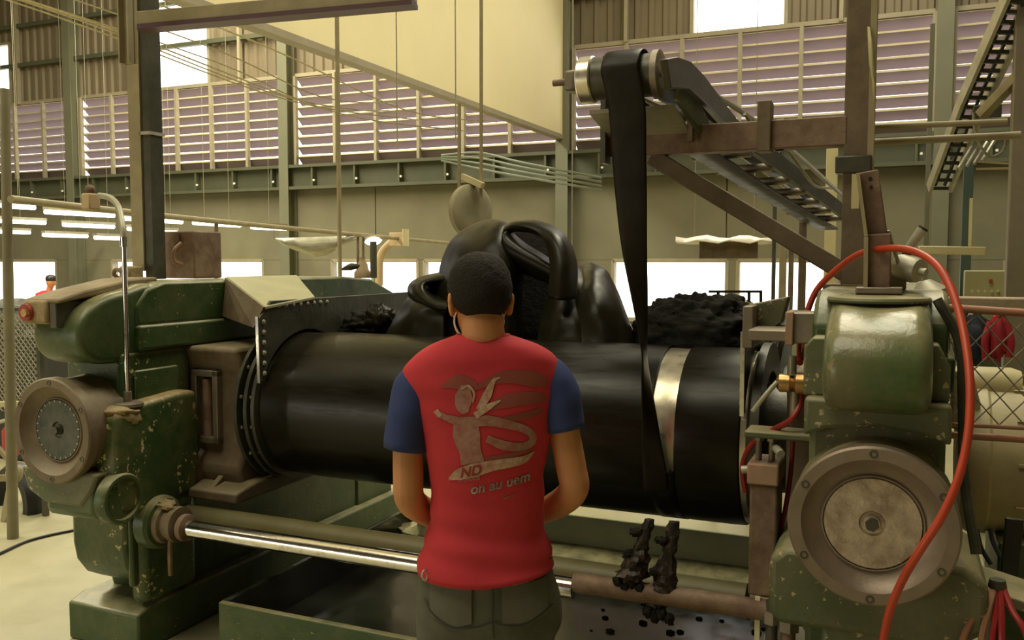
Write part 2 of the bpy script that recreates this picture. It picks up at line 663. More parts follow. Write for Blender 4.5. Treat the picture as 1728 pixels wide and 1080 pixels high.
nwin = 0
for s in skyl:
    nwin += 1
    t = thing('window_%d' % nwin, 'bright skylight panel high in the corrugated back wall', None, (s[0], VW, s[2]), kind='structure')
    part('pane', MB().bx(s[0], s[1], VW + .06, VW + .066, s[2], s[3]), GLASS, t)
    fm = MB()
    fm.bx(s[0] - .03, s[0] + .03, VW - .02, VW + .1, s[2], s[3]).bx(s[1] - .03, s[1] + .03, VW - .02, VW + .1, s[2], s[3])
    fm.bx(s[0], s[1], VW - .02, VW + .1, s[3] - .03, s[3] + .03)
    part('frame', fm, MULL, t)
for a, b in wins:
    nwin += 1
    t = thing('window_%d' % nwin, 'low bright window in the concrete back wall', None, (a, VW, WZ0), kind='structure')
    n = max(1, round((b - a) / 2.2))
    for k in range(n):
        part('pane', MB().bx(a + (b - a) * k / n, a + (b - a) * (k + 1) / n, VW + .09, VW + .096, WZ0, WZ1), GLASS, t)
    fm = MB()
    fm.bx(a, b, VW - .01, VW + .12, WZ1 - .04, WZ1 + .03).bx(a, b, VW - .04, VW + .12, WZ0 - .04, WZ0 + .03)
    fm.bx(a - .03, a + .03, VW - .01, VW + .12, WZ0, WZ1).bx(b - .03, b + .03, VW - .01, VW + .12, WZ0, WZ1)
    part('frame', fm, MULL, t)

# louvre band: one window per bay, every slat on its own
for i in range(len(COLS) - 1):
    a, b = COLS[i] + .14, COLS[i + 1] - .14
    if a > 4.2:
        b = a + 3.0
    nwin += 1
    t = thing('window_%d' % nwin, 'louvred ventilation band of tilted slats below the corrugated sheets', None, (a, VW, LZ0), kind='structure')
    n = 6 if a < 4 else 3
    wd = (b - a) / n
    fm = MB()
    fm.bx(a, b, VW - .05, VW + .04, LZ1 - .02, LZ1 + .05).bx(a, b, VW - .05, VW + .04, LZ0 - .05, LZ0)
    part('frame', fm, MULL, t)
    first = None
    m0 = None
    for k in range(n + 1):
        mm = MB().bx(a + wd * k - .03, a + wd * k + .03, VW - .09, VW + .0, LZ0, LZ1)
        part('mullion', mm, MULL, t)
    ns = 9
    pz = (LZ1 - LZ0) / ns
    for k in range(n):
        for j in range(ns):
            zt = LZ1 - pz * j - .01
            if first is None:
                sl = MB()
                prof = [(VW + .0, zt - .012), (VW + .012, zt - .006), (VW + .170, zt - .148), (VW + .170, zt - .162), (VW + .160, zt - .162), (VW + .0, zt - .024)]
                sl.prism(prof, a, a + wd)
                nf = len(sl.f)
                sl.prism([(VW - .022, zt - .030), (VW - .020, zt - .022), (VW + .010, zt + .004), (VW + .014, zt - .010), (VW + .0, zt - .030)], a, a + wd)  # lip added to show a light line between the darker slats
                first = part('slat', sl, SLATM, t, sharp=20)
                first.data.materials.append(LIPM)
                for p_ in first.data.polygons:
                    if p_.index >= nf:
                        p_.material_index = 1
                z00 = zt
            else:
                share(first, 'slat', t, (wd * k, 0, zt - z00))

# partition of beige cladding hanging from the roof
UP = -3.084
wp = thing('wall_partition', 'beige clad partition hanging from the roof above the mill', None, (UP, 4, 3.85), kind='structure')
vv = -3.0
while vv < VW - .2:
    v1 = min(vv + 1.15, VW - .02)
    pts = []
    k = 0
    x = vv + .006
    while x < v1 - .006:
        pts.append((UP + (.006 if k % 4 in (1, 2) else 0), x))
        x += .045
        k += 1
    pts.append((UP, v1 - .006))
    mbp = MB().grid([[Vector((p[0], p[1], 3.86)) for p in pts], [Vector((p[0], p[1], 9.8)) for p in pts]])
    part('cladding_panel', mbp, BEIGE, wp, sharp=None)
    vv = v1
part('partition_core', MB().bx(UP + .012, UP + .10, -3, VW - .02, 3.87, 9.8), BEIGE, wp)
part('bottom_flashing', MB().bx(UP - .03, UP + .12, -3, VW - .02, 3.80, 3.87), MULL, wp)
part('corner_post', MB().bx(UP - .02, UP + .14, VW - .14, VW - .03, 3.3, 9.8), MULL, wp)

# steel columns, girts, beam under the louvres
for k, x in enumerate(COLS[1:-1]):
    names = ['second bay from the far side wall', 'beside the hanging pipe', 'at the corner of the beige partition', 'behind the inclined cable ladder']
    t = thing('steel_column', 'grey green steel column on the back wall, ' + names[k], 'column', (x, VW - .2, 0), group='columns on the back wall')
    cm = MB()
    cm.bx(x - .115, x + .115, VW - .30, VW - .28, 0, 9.9).bx(x - .115, x + .115, VW - .04, VW - .02, 0, 9.9).bx(x - .012, x + .012, VW - .28, VW - .04, 0, 9.9)
    part('post', cm, COLM, t)
    part('base_plate', MB().bx(x - .22, x + .22, VW - .36, VW - .0, 0, .03), COLM, t)
for k, z in enumerate((6.28, 7.2, 8.1)):
    single('wall_girt', MB().bx(-21, 9, VW - .10, VW - .0, z, z + .09), BEAMG, ['lowest', 'second', 'topmost'][k] + ' horizontal girt across the corrugated back wall', 'girt', group='girts on the back wall')
for k, x in enumerate((-17.0, -13.4, -10.3, -7.2, -5.0, -1.9, 1.6)):
    single('wall_stud', MB().bx(x - .03, x + .03, VW - .12, VW - .02, LZ1, 9.8), MULL,
           'thin vertical stud on the corrugated back wall, number %s from the far end' % ['one', 'two', 'three', 'four', 'five', 'six', 'seven'][k], 'stud', group='studs on the back wall')
t = thing('crane_beam', 'dark green steel beam running under the louvre band', 'beam', (-9, VW, 3.1))
bm_ = MB().bx(-21, 9, VW - .28, VW + .02, 3.54, 3.60).bx(-21, 9, VW - .12, VW - .09, 3.16, 3.54).bx(-21, 9, VW - .28, VW + .02, 3.10, 3.16)
part('girder', bm_, BEAMG, t)
st = MB()
x = -20.5
while x < 8.5:
    st.bx(x - .02, x + .02, VW - .26, VW - .1, 3.16, 3.54)
    x += 1.01
part('stiffener', st, BEAMG, t)
first = None
x = -17.4
while x < 4:
    if first is None:
        first = part('bolt', MB().cyl((x, VW - .30, 3.27), (x, VW - .27, 3.27), .022, seg=8), mk('bright_bolt', (.8, .78, .7), None, 5, .3), t)
        x00 = x
    else:
        share(first, 'bolt', t, (x - x00, 0, 0))
    x += 1.01

# fluorescent battens over the far work floor
lamps = [((76, 353), (192, 368)), ((107, 378), (192, 384)), ((-10, 371), (76, 377)), ((73, 394), (147, 401)), ((160, 400), (205, 403)),
         ((15, 346), (47, 351)), ((212, 368), (243, 371)), ((272, 372), (304, 375)), ((228, 386), (243, 388)), ((330, 376), (360, 378)),
         ((368, 378), (405, 381)), ((425, 382), (482, 387)), ((-30, 390), (50, 392)), ((270, 391), (290, 392))]
for k, (p, q) in enumerate(lamps):
    yy = (p[1] + q[1]) / 2
    Yt = 15.0 + (yy - 350) * .11
    mid = at((p[0] + q[0]) / 2, yy, Y=Yt)
    if mid.y > VW - 1.2:
        mid = at((p[0] + q[0]) / 2, yy, v=VW - 1.2)
    u0, zl = mid.x, mid.z
    va, vb = at(p[0], p[1], u=u0).y, at(q[0], q[1], u=u0).y
    va, vb = max(va, mid.y - 1.8), min(vb, mid.y + 1.8, VW - .35)
    if vb - va < .5:
        va, vb = mid.y - .3, mid.y + .3
    t = thing('fluorescent_lamp', 'lit fluorescent batten over the far work floor, %s' % (
        ['nearest and longest', 'under the longest one', 'cut by the picture edge', 'low by the bent pipe', 'small one right of the low row', 'high by the thin pole',
         'just left of the gantry post', 'just right of the gantry post', 'small lower one near the post', 'over the winch box', 'right of the winch box', 'last in the row',
         'lower one at the picture edge', 'faint lowest one by the post'][k]), 'lamp', (u0, (va + vb) / 2, zl), group='fluorescent lamps over the far work floor')
    part('tube', MB().cyl((u0, va, zl), (u0, vb, zl), .042, seg=10), TUBEM, t)
    part('batten', MB().bx(u0 - .06, u0 + .06, va, vb, zl + .035, zl + .09), GALV, t)
    part('hanger', MB().cyl((u0, (va + vb) / 2, zl + .09), (u0, (va + vb) / 2, 9.9), .004, seg=5), WIRE, t)

# ---------------------------------------------------------------- the mill
RZ, RR = 0.99, 0.33


def housing(cu, hw, label, left):
    t = thing('mill_housing', label, 'machine frame', (cu, 0, 0))
    u0, u1 = cu - hw, cu + hw
    ca = -.575 if left else cu
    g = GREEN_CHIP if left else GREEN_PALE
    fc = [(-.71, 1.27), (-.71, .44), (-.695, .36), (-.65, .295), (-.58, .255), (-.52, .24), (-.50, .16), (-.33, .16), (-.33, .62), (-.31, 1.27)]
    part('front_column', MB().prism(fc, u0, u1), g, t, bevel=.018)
    part('rear_column', MB().bx(u0, u1, 1.02, 1.42, .16, 1.28), GREEN, t, bevel=.015)
    part('sill', MB().bx(u0 + .01, u1 - .01, -.34, 1.03, .16, .60), GREEN, t, bevel=.015)
    part('base', MB().prism([(-.70, 0), (-.70, .165), (-.62, .19), (1.45, .19), (1.5, .16), (1.5, 0)], u0 - .05, u1 + .05), GREEN, t, bevel=.012)
    part('lower_beam', MB().bx(u0 - .015, u1 + .022, -.62, 1.40, 1.272, 1.378), GREEN, t, bevel=.012)
    ub = [(-.62, 1.375), (-.62, 1.46), (-.56, 1.53), (-.46, 1.56), (.9, 1.56), (1.2, 1.54), (1.46, 1.45), (1.46, 1.375)]
    part('top_beam', MB().prism(ub, u0 - .005, u1 + .004), GREEN, t, bevel=.014)
    cap = [(-.50, 1.535), (-.66, 1.525), (-.77, 1.50), (-.85, 1.455), (-.895, 1.39), (-.90, 1.33), (-.875, 1.275), (-.82, 1.24), (-.74, 1.228), (-.60, 1.228), (-.50, 1.26)]
    part('bearing_cap', MB().rprism(cap, cu - .115 if left else cu - .137, cu + .15 if left else cu + .137, .03 if left else .045), GREEN if left else mk('green_paint_cap', (0.028, 0.095, 0.022), (0.105, 0.105, 0.052), 3.2, 0.24, dust=(DUST, .8), chips=((.26, .2, .11), 30, .62), bump=.15), t, sharp=60)
    # rectangular cover on the inner face
    if left:
        cv = part('side_cover', MB().bx(u1 - .002, u1 + .014, -.64, -.40, .93, 1.19), GREEN, t, bevel=.01)
        part('side_rib', MB().bx(u1 - .002, u1 + .025, -.70, -.66, .28, .60), GREEN, t, bevel=.012)
        part('side_rib', MB().bx(u1 - .002, u1 + .022, -.40, -.335, .40, .88), TANDUST, t, 'dust-caked rib', bevel=.01)
    # nip adjuster on the front
    z = .965 if left else .945
    vF = -.90
    ring = mk('adjuster_ring_steel', (.19, .15, .11), (.27, .205, .155), 6, .42, metal=.35, bump=.12)
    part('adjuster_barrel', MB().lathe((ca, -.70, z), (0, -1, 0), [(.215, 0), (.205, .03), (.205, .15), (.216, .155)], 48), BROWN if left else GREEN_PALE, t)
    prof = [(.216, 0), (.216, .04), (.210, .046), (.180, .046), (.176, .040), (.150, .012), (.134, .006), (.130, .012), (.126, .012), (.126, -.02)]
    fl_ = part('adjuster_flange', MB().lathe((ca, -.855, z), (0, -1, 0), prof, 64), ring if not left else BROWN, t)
    pm = BRIGHT if not left else mk('dark_dial_steel', (.035, .045, .035), (.09, .09, .07), 18, .45, metal=.3, bump=.2)
    plate = part('end_plate', MB().lathe((ca, -.855, z), (0, -1, 0), [(.125, -.01), (.125, .008), (.122, .012), (.034, .012), (.030, .004), (.022, .004), (.020, .016), (.008, .018)], 48), pm, t,
                 'scraped bright end plate' if not left else 'dark end plate')
    part('hub', MB().cyl((ca, -.862, z), (ca, -.885, z), .018, seg=6), DARKSTEEL, plate)
    for k in range(24):
        a = 2 * math.pi * k / 24 + .1
        p = Vector((ca + math.cos(a) * .112, -.866, z + math.sin(a) * .112))
        if k % 2 == 0 or left:
            part('tick_mark', MB().bar(p, p + Vector((math.cos(a) * .010, -.0, math.sin(a) * .010)), .0035, .004, up=(0, 1, 0)), GALV, plate)
    for k in range(6):
        a = R(90 + 60 * k)
        p = Vector((ca + math.cos(a) * .196, -.899, z + math.sin(a) * .196))
        bm_ = MB().lathe(p, (0, -1, 0), [(.011, 0), (.011, .004), (.007, .004), (.006, .001)], 12)
        part('bolt', bm_, DARKSTEEL, fl_)
    return t, u0, u1


HL, lu0, lu1 = housing(-.55, .155, 'left green mill housing with peeling paint and dark round adjuster', True)
HR, ru0, ru1 = housing(2.49, .18, 'right green mill housing with scraped bright round end plate', False)

# left housing details
part('round_boss', MB().lathe((-.355, -.79, .69), (1, 0, 0), [(.105, 0), (.105, .04), (.098, .05), (.085, .05), (.083, .03), (0.01, .03)], 32), GREEN, HL)
part('boss_arm', MB().bx(-.68, -.38, -.86, -.68, .60, .78), GREEN, HL, bevel=.035)
part('adjuster_cradle', MB().prism([(-.80, .80), (-.76, .70), (-.66, .655), (-.46, .655), (-.40, .72), (-.36, .80)], -.87, -.68, 'uz'), GREEN_PALE, HL, bevel=.015)
part('dusty_shoulder', MB().rprism([(-.74, .62), (-.80, .67), (-.815, .80), (-.812, .95), (-.79, 1.03), (-.70, 1.06), (-.55, 1.075), (-.40, 1.08), (-.35, 1.04), (-.345, .85), (-.36, .68), (-.42, .62)], -.64, -.315, .03), mk('green_paint_caked', (0.024, 0.055, 0.014), (0.04, 0.07, 0.02), 5, .45, dust=((.40, .28, .13), 1.25), chips=((.56, .46, .22), 30, .585), cmask=.47, bump=.25), HL, 'rounded shoulder caked with tan dust', sharp=60)
part('end_block', MB().bx(-.66, -.53, -.94, -.80, 1.40, 1.495), TANDUST, HL, 'dust-caked block with red bolt', bevel=.012)
part('recess_shade', MB().bx(-.53, -.49, -.925, -.80, 1.385, 1.49), DARKSTEEL, HL, bevel=.006)  # dark strip put in for the shade of a recessed groove
hb = part('cap_bolt', MB().cyl((-.63, -.938, 1.445), (-.63, -.955, 1.445), .034, seg=20), REDB, HL, 'red cap bolt')
part('bolt_head', MB().cyl((-.615, -.955, 1.445), (-.615, -.972, 1.445), .017, seg=6), BRASS, hb)
part('cap_cover', MB().prism([(-.93, 1.498), (-.80, 1.530), (-.56, 1.572), (-.42, 1.578), (-.42, 1.55), (-.93, 1.482)], -.66, -.47), mk('dusty_cap_cover', (.19, .14, .075), (.27, .215, .12), 7, .8, bump=.3), HL, 'dusty sloped cap cover', bevel=.012)

cd = MB().blob((-.47, -.735, 1.035), (.165, .085, .036), .16, 1.8, 48, 24, seed=11, octv=2)
part('caked_dust', cd, TANDUST, HL, 'tan dust caked on the shoulder', sharp=None)
cd = MB().blob((-.345, -.72, 1.01), (.036, .085, .05), .18, 1.8, 30, 18, seed=15, octv=2)
part('caked_dust', cd, TANDUST, HL, 'tan dust caked on the shoulder corner', sharp=None)
# bearing blocks, brown, inside both housings
for (uA, uB, name) in ((-.60, -.115, 'left'), (2.20, 2.60, 'right')):
    H = HL if name == 'left' else HR
    bb = MB().prism([(-.315, .66), (-.33, .72), (-.29, .80), (-.29, 1.16), (-.335, 1.24), (-.335, 1.268), (.32, 1.268), (.32, .62), (-.30, .62)], uA, uB)
    b_ = part('bearing_block', bb, BROWN, H, 'dirty brown bearing block', bevel=.02)
    if name == 'left':
        fm = MB().bx(-.385, -.355, -.325, -.28, .83, 1.16).bx(-.265, -.235, -.325, -.28, .83, 1.16)
        fm.bx(-.385, -.235, -.325, -.28, 1.13, 1.16).bx(-.385, -.235, -.325, -.28, .83, .86)
        part('slot_frame', fm, DULLSTEEL, b_, bevel=.005)
        part('slot_screw', MB().cyl((-.31, -.30, .86), (-.31, -.30, 1.12), .022, seg=12), RUST, b_)
        part('gusset', MB().prism([(-.44, .66), (-.30, .80), (-.30, .66)], -.36, -.33), BROWN, b_, bevel=.004)
        part('gusset', MB().prism([(-.42, .63), (-.24, .63), (-.24, .74)], -.24, -.21), BROWN, b_, bevel=.004)
    part('lower_ledge', MB().prism([(-.42, .60), (-.42, .645), (-.28, .67), (.3, .67), (.3, .60)], uA + .12, uB + (.06 if name == 'left' else 0)), BROWN, H, bevel=.01)


def ringp(u, r0, r1, w_):
    return [(r0, 0), (r1, 0), (r1, w_), (r0, w_), (r0, 0)]


# rolls
FRL = thing('front_roll', 'front mill roll wrapped in black rubber with a bare steel band', 'roll', (1.035, 0, RZ))
part('steel_core', MB().lathe((0, 0, RZ), (1, 0, 0), [(.30, -.02), (.321, .0), (.321, 2.07), (.30, 2.09)], 96), BARE, FRL, 'bare steel roll face')
cov = [(.3215, .002), (.326, .004), (.327, .125), (.331, .14), (.332, .16), (.3325, 1.0), (.3325, 1.728), (.331, 1.734), (.3215, 1.735)]
part('rubber_layer', MB().lathe((0, 0, RZ), (1, 0, 0), cov, 128, caps=False), RUBBER, FRL, 'black rubber layer left of the bare band')
cov = [(.3215, 1.822), (.331, 1.823), (.3325, 1.829), (.3325, 2.0), (.331, 2.045), (.3215, 2.05)]
part('rubber_layer', MB().lathe((0, 0, RZ), (1, 0, 0), cov, 128, caps=False), RUBBER, FRL, 'black rubber layer right of the bare band')
pr = []
for k in range(25):
    a = R(196 + 130 * k / 24)
    rr_ = .3325 if k > 1 else .3235 + .0045 * k
    pr.append([Vector((u, math.cos(a) * rr_, RZ + math.sin(a) * rr_)) for u in (1.732, 1.76, 1.79, 1.826)])
part('rubber_layer', MB().grid(pr), RUBBER, FRL, 'uncut rubber below the bare band', solid=.004, sharp=None)
for u, r1 in ((-.105, .372), (-.062, .360), (-.03, .350)):
    c_ = part('collar', MB().lathe((u, 0, RZ), (1, 0, 0), ringp(u, .25, r1, .018), 96, caps=False), DARKSTEEL, FRL)
    if u < -.05:
        for k in range(16):
            a = 2 * math.pi * k / 16 + .2
            part('bolt', MB().cyl((u + .018, math.cos(a) * (r1 - .025), RZ + math.sin(a) * (r1 - .025)), (u + .025, math.cos(a) * (r1 - .025), RZ + math.sin(a) * (r1 - .025)), .008, seg=6), GALV, c_)
part('collar', MB().lathe((2.085, 0, RZ), (1, 0, 0), ringp(0, .25, .355, .03), 64, caps=False), DARKSTEEL, FRL)
part('journal', MB().cyl((-.40, 0, RZ), (0, 0, RZ), .20, seg=40), DARKSTEEL, FRL)
part('journal', MB().cyl((2.07, 0, RZ), (2.40, 0, RZ), .20, seg=40), DARKSTEEL, FRL)
BRL = thing('back_roll', 'dark back mill roll behind the rubber covered front roll', 'roll', (1.035, .675, RZ))
part('steel_core', MB().lathe((0, .675, RZ), (1, 0, 0), [(.31, -.02), (.33, .0), (.33, 2.07), (.31, 2.09)], 72), RUBBER, BRL)
part('journal', MB().cyl((-.40, .675, RZ), (0, .675, RZ), .20, seg=32), DARKSTEEL, BRL)
part('journal', MB().cyl((2.07, .675, RZ), (2.40, .675, RZ), .20, seg=32), DARKSTEEL, BRL)


# stock guides (cheek plates) standing on the rolls
def cheek(uA, uB, label, left):
    t = thing('stock_guide', label, 'guide plate', ((uA + uB) / 2, 0, 1.3))
    rr = .342
    poly = [(-.335, 1.40), (-.25, 1.475), (.98, 1.475), (.98, 1.20)]
    for k in range(13):
        a = R(40 + 122 * k / 12)
        poly.append((.675 + math.cos(a) * rr, RZ + math.sin(a) * rr))
    for k in range(15):
        a = R(18 + 139 * k / 14)
        poly.append((math.cos(a) * rr, RZ + math.sin(a) * rr))
    pl = part('plate', MB().prism(poly, uA, uB), DARKSTEEL, t, bevel=.003)
    edge = MB().bar((uA + .006, -.338, 1.41), (uA + .006, -.330, 1.12), .014, .008, up=(0, 1, 0))
    part('worn_edge', edge, CHROME, t, 'bright worn front edge')
    pts = [(-.305, 1.385 - .045 * k) for k in range(6)] + [(-.20 + .052 * k, 1.452) for k in range(8)]
    for (v, z) in pts:
        part('rivet', MB().lathe((uB if left else uA, v, z), ((1 if left else -1), 0, 0), [(.011, 0), (.010, .004), (.004, .007)], 10), GALV, pl)
    return t


CL = cheek(.0, .014, 'dark riveted stock guide plate at the left end of the roll', True)
CR = cheek(2.052, 2.066, 'stock guide plate seen edge-on at the right end of the roll', False)
sl = MB()
q = [(-.40, -.06, 1.575), (-.40, .48, 1.575), (.02, .06, 1.482), (.02, -.30, 1.452)]
for k in range(4):
    pass
sl.add([Vector(p) for p in q] + [Vector(p) - Vector((0, 0, .014)) for p in q], [(0, 1, 2, 3), (7, 6, 5, 4), (0, 4, 5, 1), (1, 5, 6, 2), (2, 6, 7, 3), (3, 7, 4, 0)])
part('sloped_cover', sl, mk('dusty_cover_plate', (.42, .40, .24), (.34, .33, .2), 5, .5), CL, 'pale dusty sloped cover', bevel=.003)
fs = MB().add([Vector(p) for p in [(-.40, -.07, 1.57), (.02, -.31, 1.45), (-.02, -.33, 1.36), (-.40, -.10, 1.39)]] +
              [Vector(p) + Vector((0, .012, 0)) for p in [(-.40, -.07, 1.57), (.02, -.31, 1.45), (-.02, -.33, 1.36), (-.40, -.10, 1.39)]],
              [(0, 1, 2, 3), (7, 6, 5, 4), (0, 4, 5, 1), (1, 5, 6, 2), (2, 6, 7, 3), (3, 7, 4, 0)])
part('front_gusset', fs, BROWN, CL)
part('bracket', MB().bx(2.10, 2.26, -.50, -.20, 1.395, 1.43).bx(2.066, 2.10, -.40, -.1, 1.36, 1.50), DULLSTEEL, CR, bevel=.004)
wd = MB().prism([(2.07, 1.50), (2.20, 1.53), (2.18, 1.44), (2.12, 1.40), (2.085, 1.42)], -.30, -.22, 'uz')
part('wedge', wd, GREEN_PALE, CR, bevel=.005)

# bracket block on the right cap, brass valve with lever
t = thing('clamp_block', 'pinkish steel clamp block beside the right bearing cap', 'block', (2.28, -.5, 1.40))
part('block', MB().bx(2.232, 2.33, -.56, -.44, 1.395, 1.492), DULLSTEEL, t, bevel=.006)
part('end_face', MB().bx(2.222, 2.246, -.575, -.44, 1.39, 1.494), PINKSTEEL, t, bevel=.004)
t = thing('brass_valve', 'small brass valve with bright lever beside the right housing', 'valve', (2.26, -.55, 1.22))
part('body', MB().lathe((2.20, -.58, 1.275), (1, 0, 0), [(.015, 0), (.028, .01), (.028, .04), (.02, .05), (.034, .06), (.034, .11)], 20), BRASS, t)
part('lever', MB().tube([(2.205, -.60, 1.28), (2.17, -.61, 1.235), (2.135, -.61, 1.185)], .0075, 8), GALV, t)
part('stem', MB().cyl((2.245, -.58, 1.30), (2.245, -.58, 1.36), .014, seg=12), DULLSTEEL, t)
part('stem', MB().cyl((2.255, -.58, 1.25), (2.255, -.58, 1.16), .014, seg=12), DULLSTEEL, t)

# right housing: shoulder casting, side guide rail block
part('shoulder', MB().prism([(2.215, .635), (2.215, .79), (2.26, .83), (2.72, .83), (2.78, .79), (2.78, .66), (2.70, .60), (2.24, .60)], -.80, -.36, 'uz'), GREEN_PALE, HR, bevel=.02)
part('lower_apron', MB().bx(2.36, 2.74, -.79, -.5, .20, .62), GREEN_PALE, HR, bevel=.015)
part('brow', MB().prism([(2.30, 1.15), (2.30, 1.262), (2.68, 1.262), (2.68, 1.15), (2.62, 1.175), (2.49, 1.19), (2.36, 1.175)], -.77, -.69, 'uz'), GREEN_PALE, HR, bevel=.012)
part('wing', MB().prism([(2.292, 1.262), (2.292, 1.40), (2.315, 1.43), (2.40, 1.43), (2.40, 1.262)], -.72, -.55, 'uz'), GREEN_PALE, HR, bevel=.006)
part('wing', MB().prism([(2.58, 1.262), (2.58, 1.42), (2.645, 1.42), (2.675, 1.36), (2.675, 1.262)], -.72, -.55, 'uz'), GREEN_PALE, HR, bevel=.006)
part('top_flange', MB().lathe((2.485, -.57, 1.528), (0, 0, 1), [(.14, 0), (.145, .006), (.14, .016), (.05, .02)], 32), GREEN_PALE, HR, bevel=.002)
part('side_strap', MB().tube([(2.64, -.60, 1.54), (2.70, -.62, 1.42), (2.712, -.64, 1.26), (2.72, -.70, 1.05), (2.75, -.75, .86)], .014, 8), DARKSTEEL, HR)

t = thing('rail_block', 'rusty upright guide block with two studs left of the bright end plate', 'block', (2.17, -.52, .6))
part('block', MB().bx(2.128, 2.212, -.60, -.46, .60, .955), RUST, t, bevel=.008)
part('block_cap', MB().bx(2.120, 2.216, -.61, -.45, .955, 1.022), PINKSTEEL, t, 'pink primer cap', bevel=.006)
for u in (2.147, 2.187):
    part('stud', MB().cyl((u, -.55, 1.02), (u, -.55, 1.105), .010, seg=12).cyl((u, -.55, 1.085), (u, -.55, 1.10), .017, seg=6), DULLSTEEL, t)
part('top_bar', MB().bx(2.112, 2.315, -.62, -.50, 1.104, 1.124), GREEN_PALE, t, bevel=.005)
part('side_bolt', MB().cyl((2.205, -.60, 1.075), (2.225, -.64, 1.065), .013, seg=10), GALV, t)
part('side_bolt', MB().cyl((2.125, -.55, .99), (2.095, -.55, .985), .013, seg=10), GALV, t)
part('foot', MB().bx(2.15, 2.215, -.60, -.46, .53, .60), PINKSTEEL, t, bevel=.005)
part('bright_strip', MB().bx(2.152, 2.168, -.61, -.59, .30, .60), mk('pale_worn_strip', (.75, .68, .42), None, 4, .4), t, 'pale worn strip')
t = thing('pipe_cluster', 'short rusty pipes standing under the right housing shoulder', 'pipes', (2.28, -.6, .1))
for (u, r, z1) in ((2.205, .018, .60), (2.255, .022, .585), (2.33, .024, .60), (2.375, .016, .56)):
    part('pipe', MB().cyl((u, -.62, .0), (u, -.62, z1), r, seg=12), RUST if r > .02 else DARKSTEEL, t)
    part('fitting', MB().cyl((u, -.62, z1 - .07), (u, -.62, z1 - .03), r * 1.5, seg=6), BRASS if r < .018 else DULLSTEEL, t)

# guard bar in front of the rolls
GB = thing('guard_bar', 'horizontal guard bar below the roll, chrome left and rusty right', 'bar', (.95, -.6, .54))
part('chrome_bar', MB().cyl((-.22, -.6, .535), (1.55, -.6, .535), .036, seg=32), CHROME, GB, 'polished chrome length of the bar')
part('rusty_bar', MB().cyl((1.55, -.6, .555), (2.30, -.6, .56), .033, seg=20), RUST, GB, 'rusty length of the bar')
part('end_boss', MB().lathe((-.345, -.6, .545), (1, 0, 0), [(.115, 0), (.112, .05), (.10, .062), (.075, .065), (.04, .065)], 32), GREEN, GB)
part('boss_ring', MB().lathe((-.285, -.6, .545), (1, 0, 0), [(.05, 0), (.082, .002), (.086, .01), (.082, .03), (.066, .034), (.066, .06), (.074, .064), (.074, .09), (.04, .094)], 32), BROWN, GB)
part('lower_web', MB().bx(-.42, -.335, -.67, -.36, .20, .66), GREEN_CHIP, HL, bevel=.03)
part('oil_drip', MB().blob((-.27, -.61, .625), (.055, .04, .022), .5, 3, 16, 10, seed=2), TANDUST, GB, 'caked dirt on the boss')
part('boss_nut', MB().lathe((-.185, -.6, .537), (1, 0, 0), [(.04, 0), (.056, .005), (.056, .03), (.04, .036)], 20), RUST, GB)
part('drip_pipe', MB().tube([(-.235, -.62, .50), (-.23, -.63, .42), (-.24, -.62, .33)], .010, 8), RUST, GB)
single('stock_bar', MB().cyl((-.34, -.42, .515), (2.10, -.42, .515), .055, seg=24), DARKPIPE, 'dull olive bar just behind the guard bar', 'bar')

# tray under the rolls
TR = thing('mill_tray', 'dark wet steel tray under the rolls', 'tray', (1.0, .2, .05))
part('pan', MB().bx(.04, 2.14, -.62, .95, .07, .085), WETPAN, TR)
part('front_lip', MB().prism([(-.64, .08), (-.64, .262), (-.61, .262), (-.605, .08)], .03, 2.14), GREEN, TR, bevel=.006)
part('side_wall', MB().bx(.02, .05, -.62, .98, .08, .26), WETPAN, TR, bevel=.005)
part('side_wall', MB().bx(2.11, 2.14, -.62, .98, .08, .26), WETPAN, TR, bevel=.005)
part('back_plate', MB().bx(.04, 2.14, .93, .95, .12, .315), PLATEG, TR, 'dull green back plate', bevel=.004)
part('dusty_ledge', MB().prism([(.93, .165), (.60, .105), (.58, .09), (.93, .09)], .05, 2.11), YDUST, TR, 'ledge covered in yellow powder', bevel=.003)
part('side_dust', MB().blob((.30, .80, .11), (.30, .16, .13), .3, 2.5, 36, 22, seed=6), YDUST, TR, 'yellow powder heaped at the side')
first = None
rnd = random.Random(3)
for k in range(46):
    u, v = rnd.uniform(1.35, 2.08), rnd.uniform(-.55, .5)
    s_ = rnd.uniform(.006, .022)
    single('rubber_crumb', MB().blob((u, v, .085 + s_ * .25), (s_, s_ * .7, s_ * .45), .3, 2, 10, 6, seed=k), RUBROUGH,
           'small black rubber crumb lying in the wet tray', 'crumb', group='rubber crumbs in the tray') if k < 30 else None

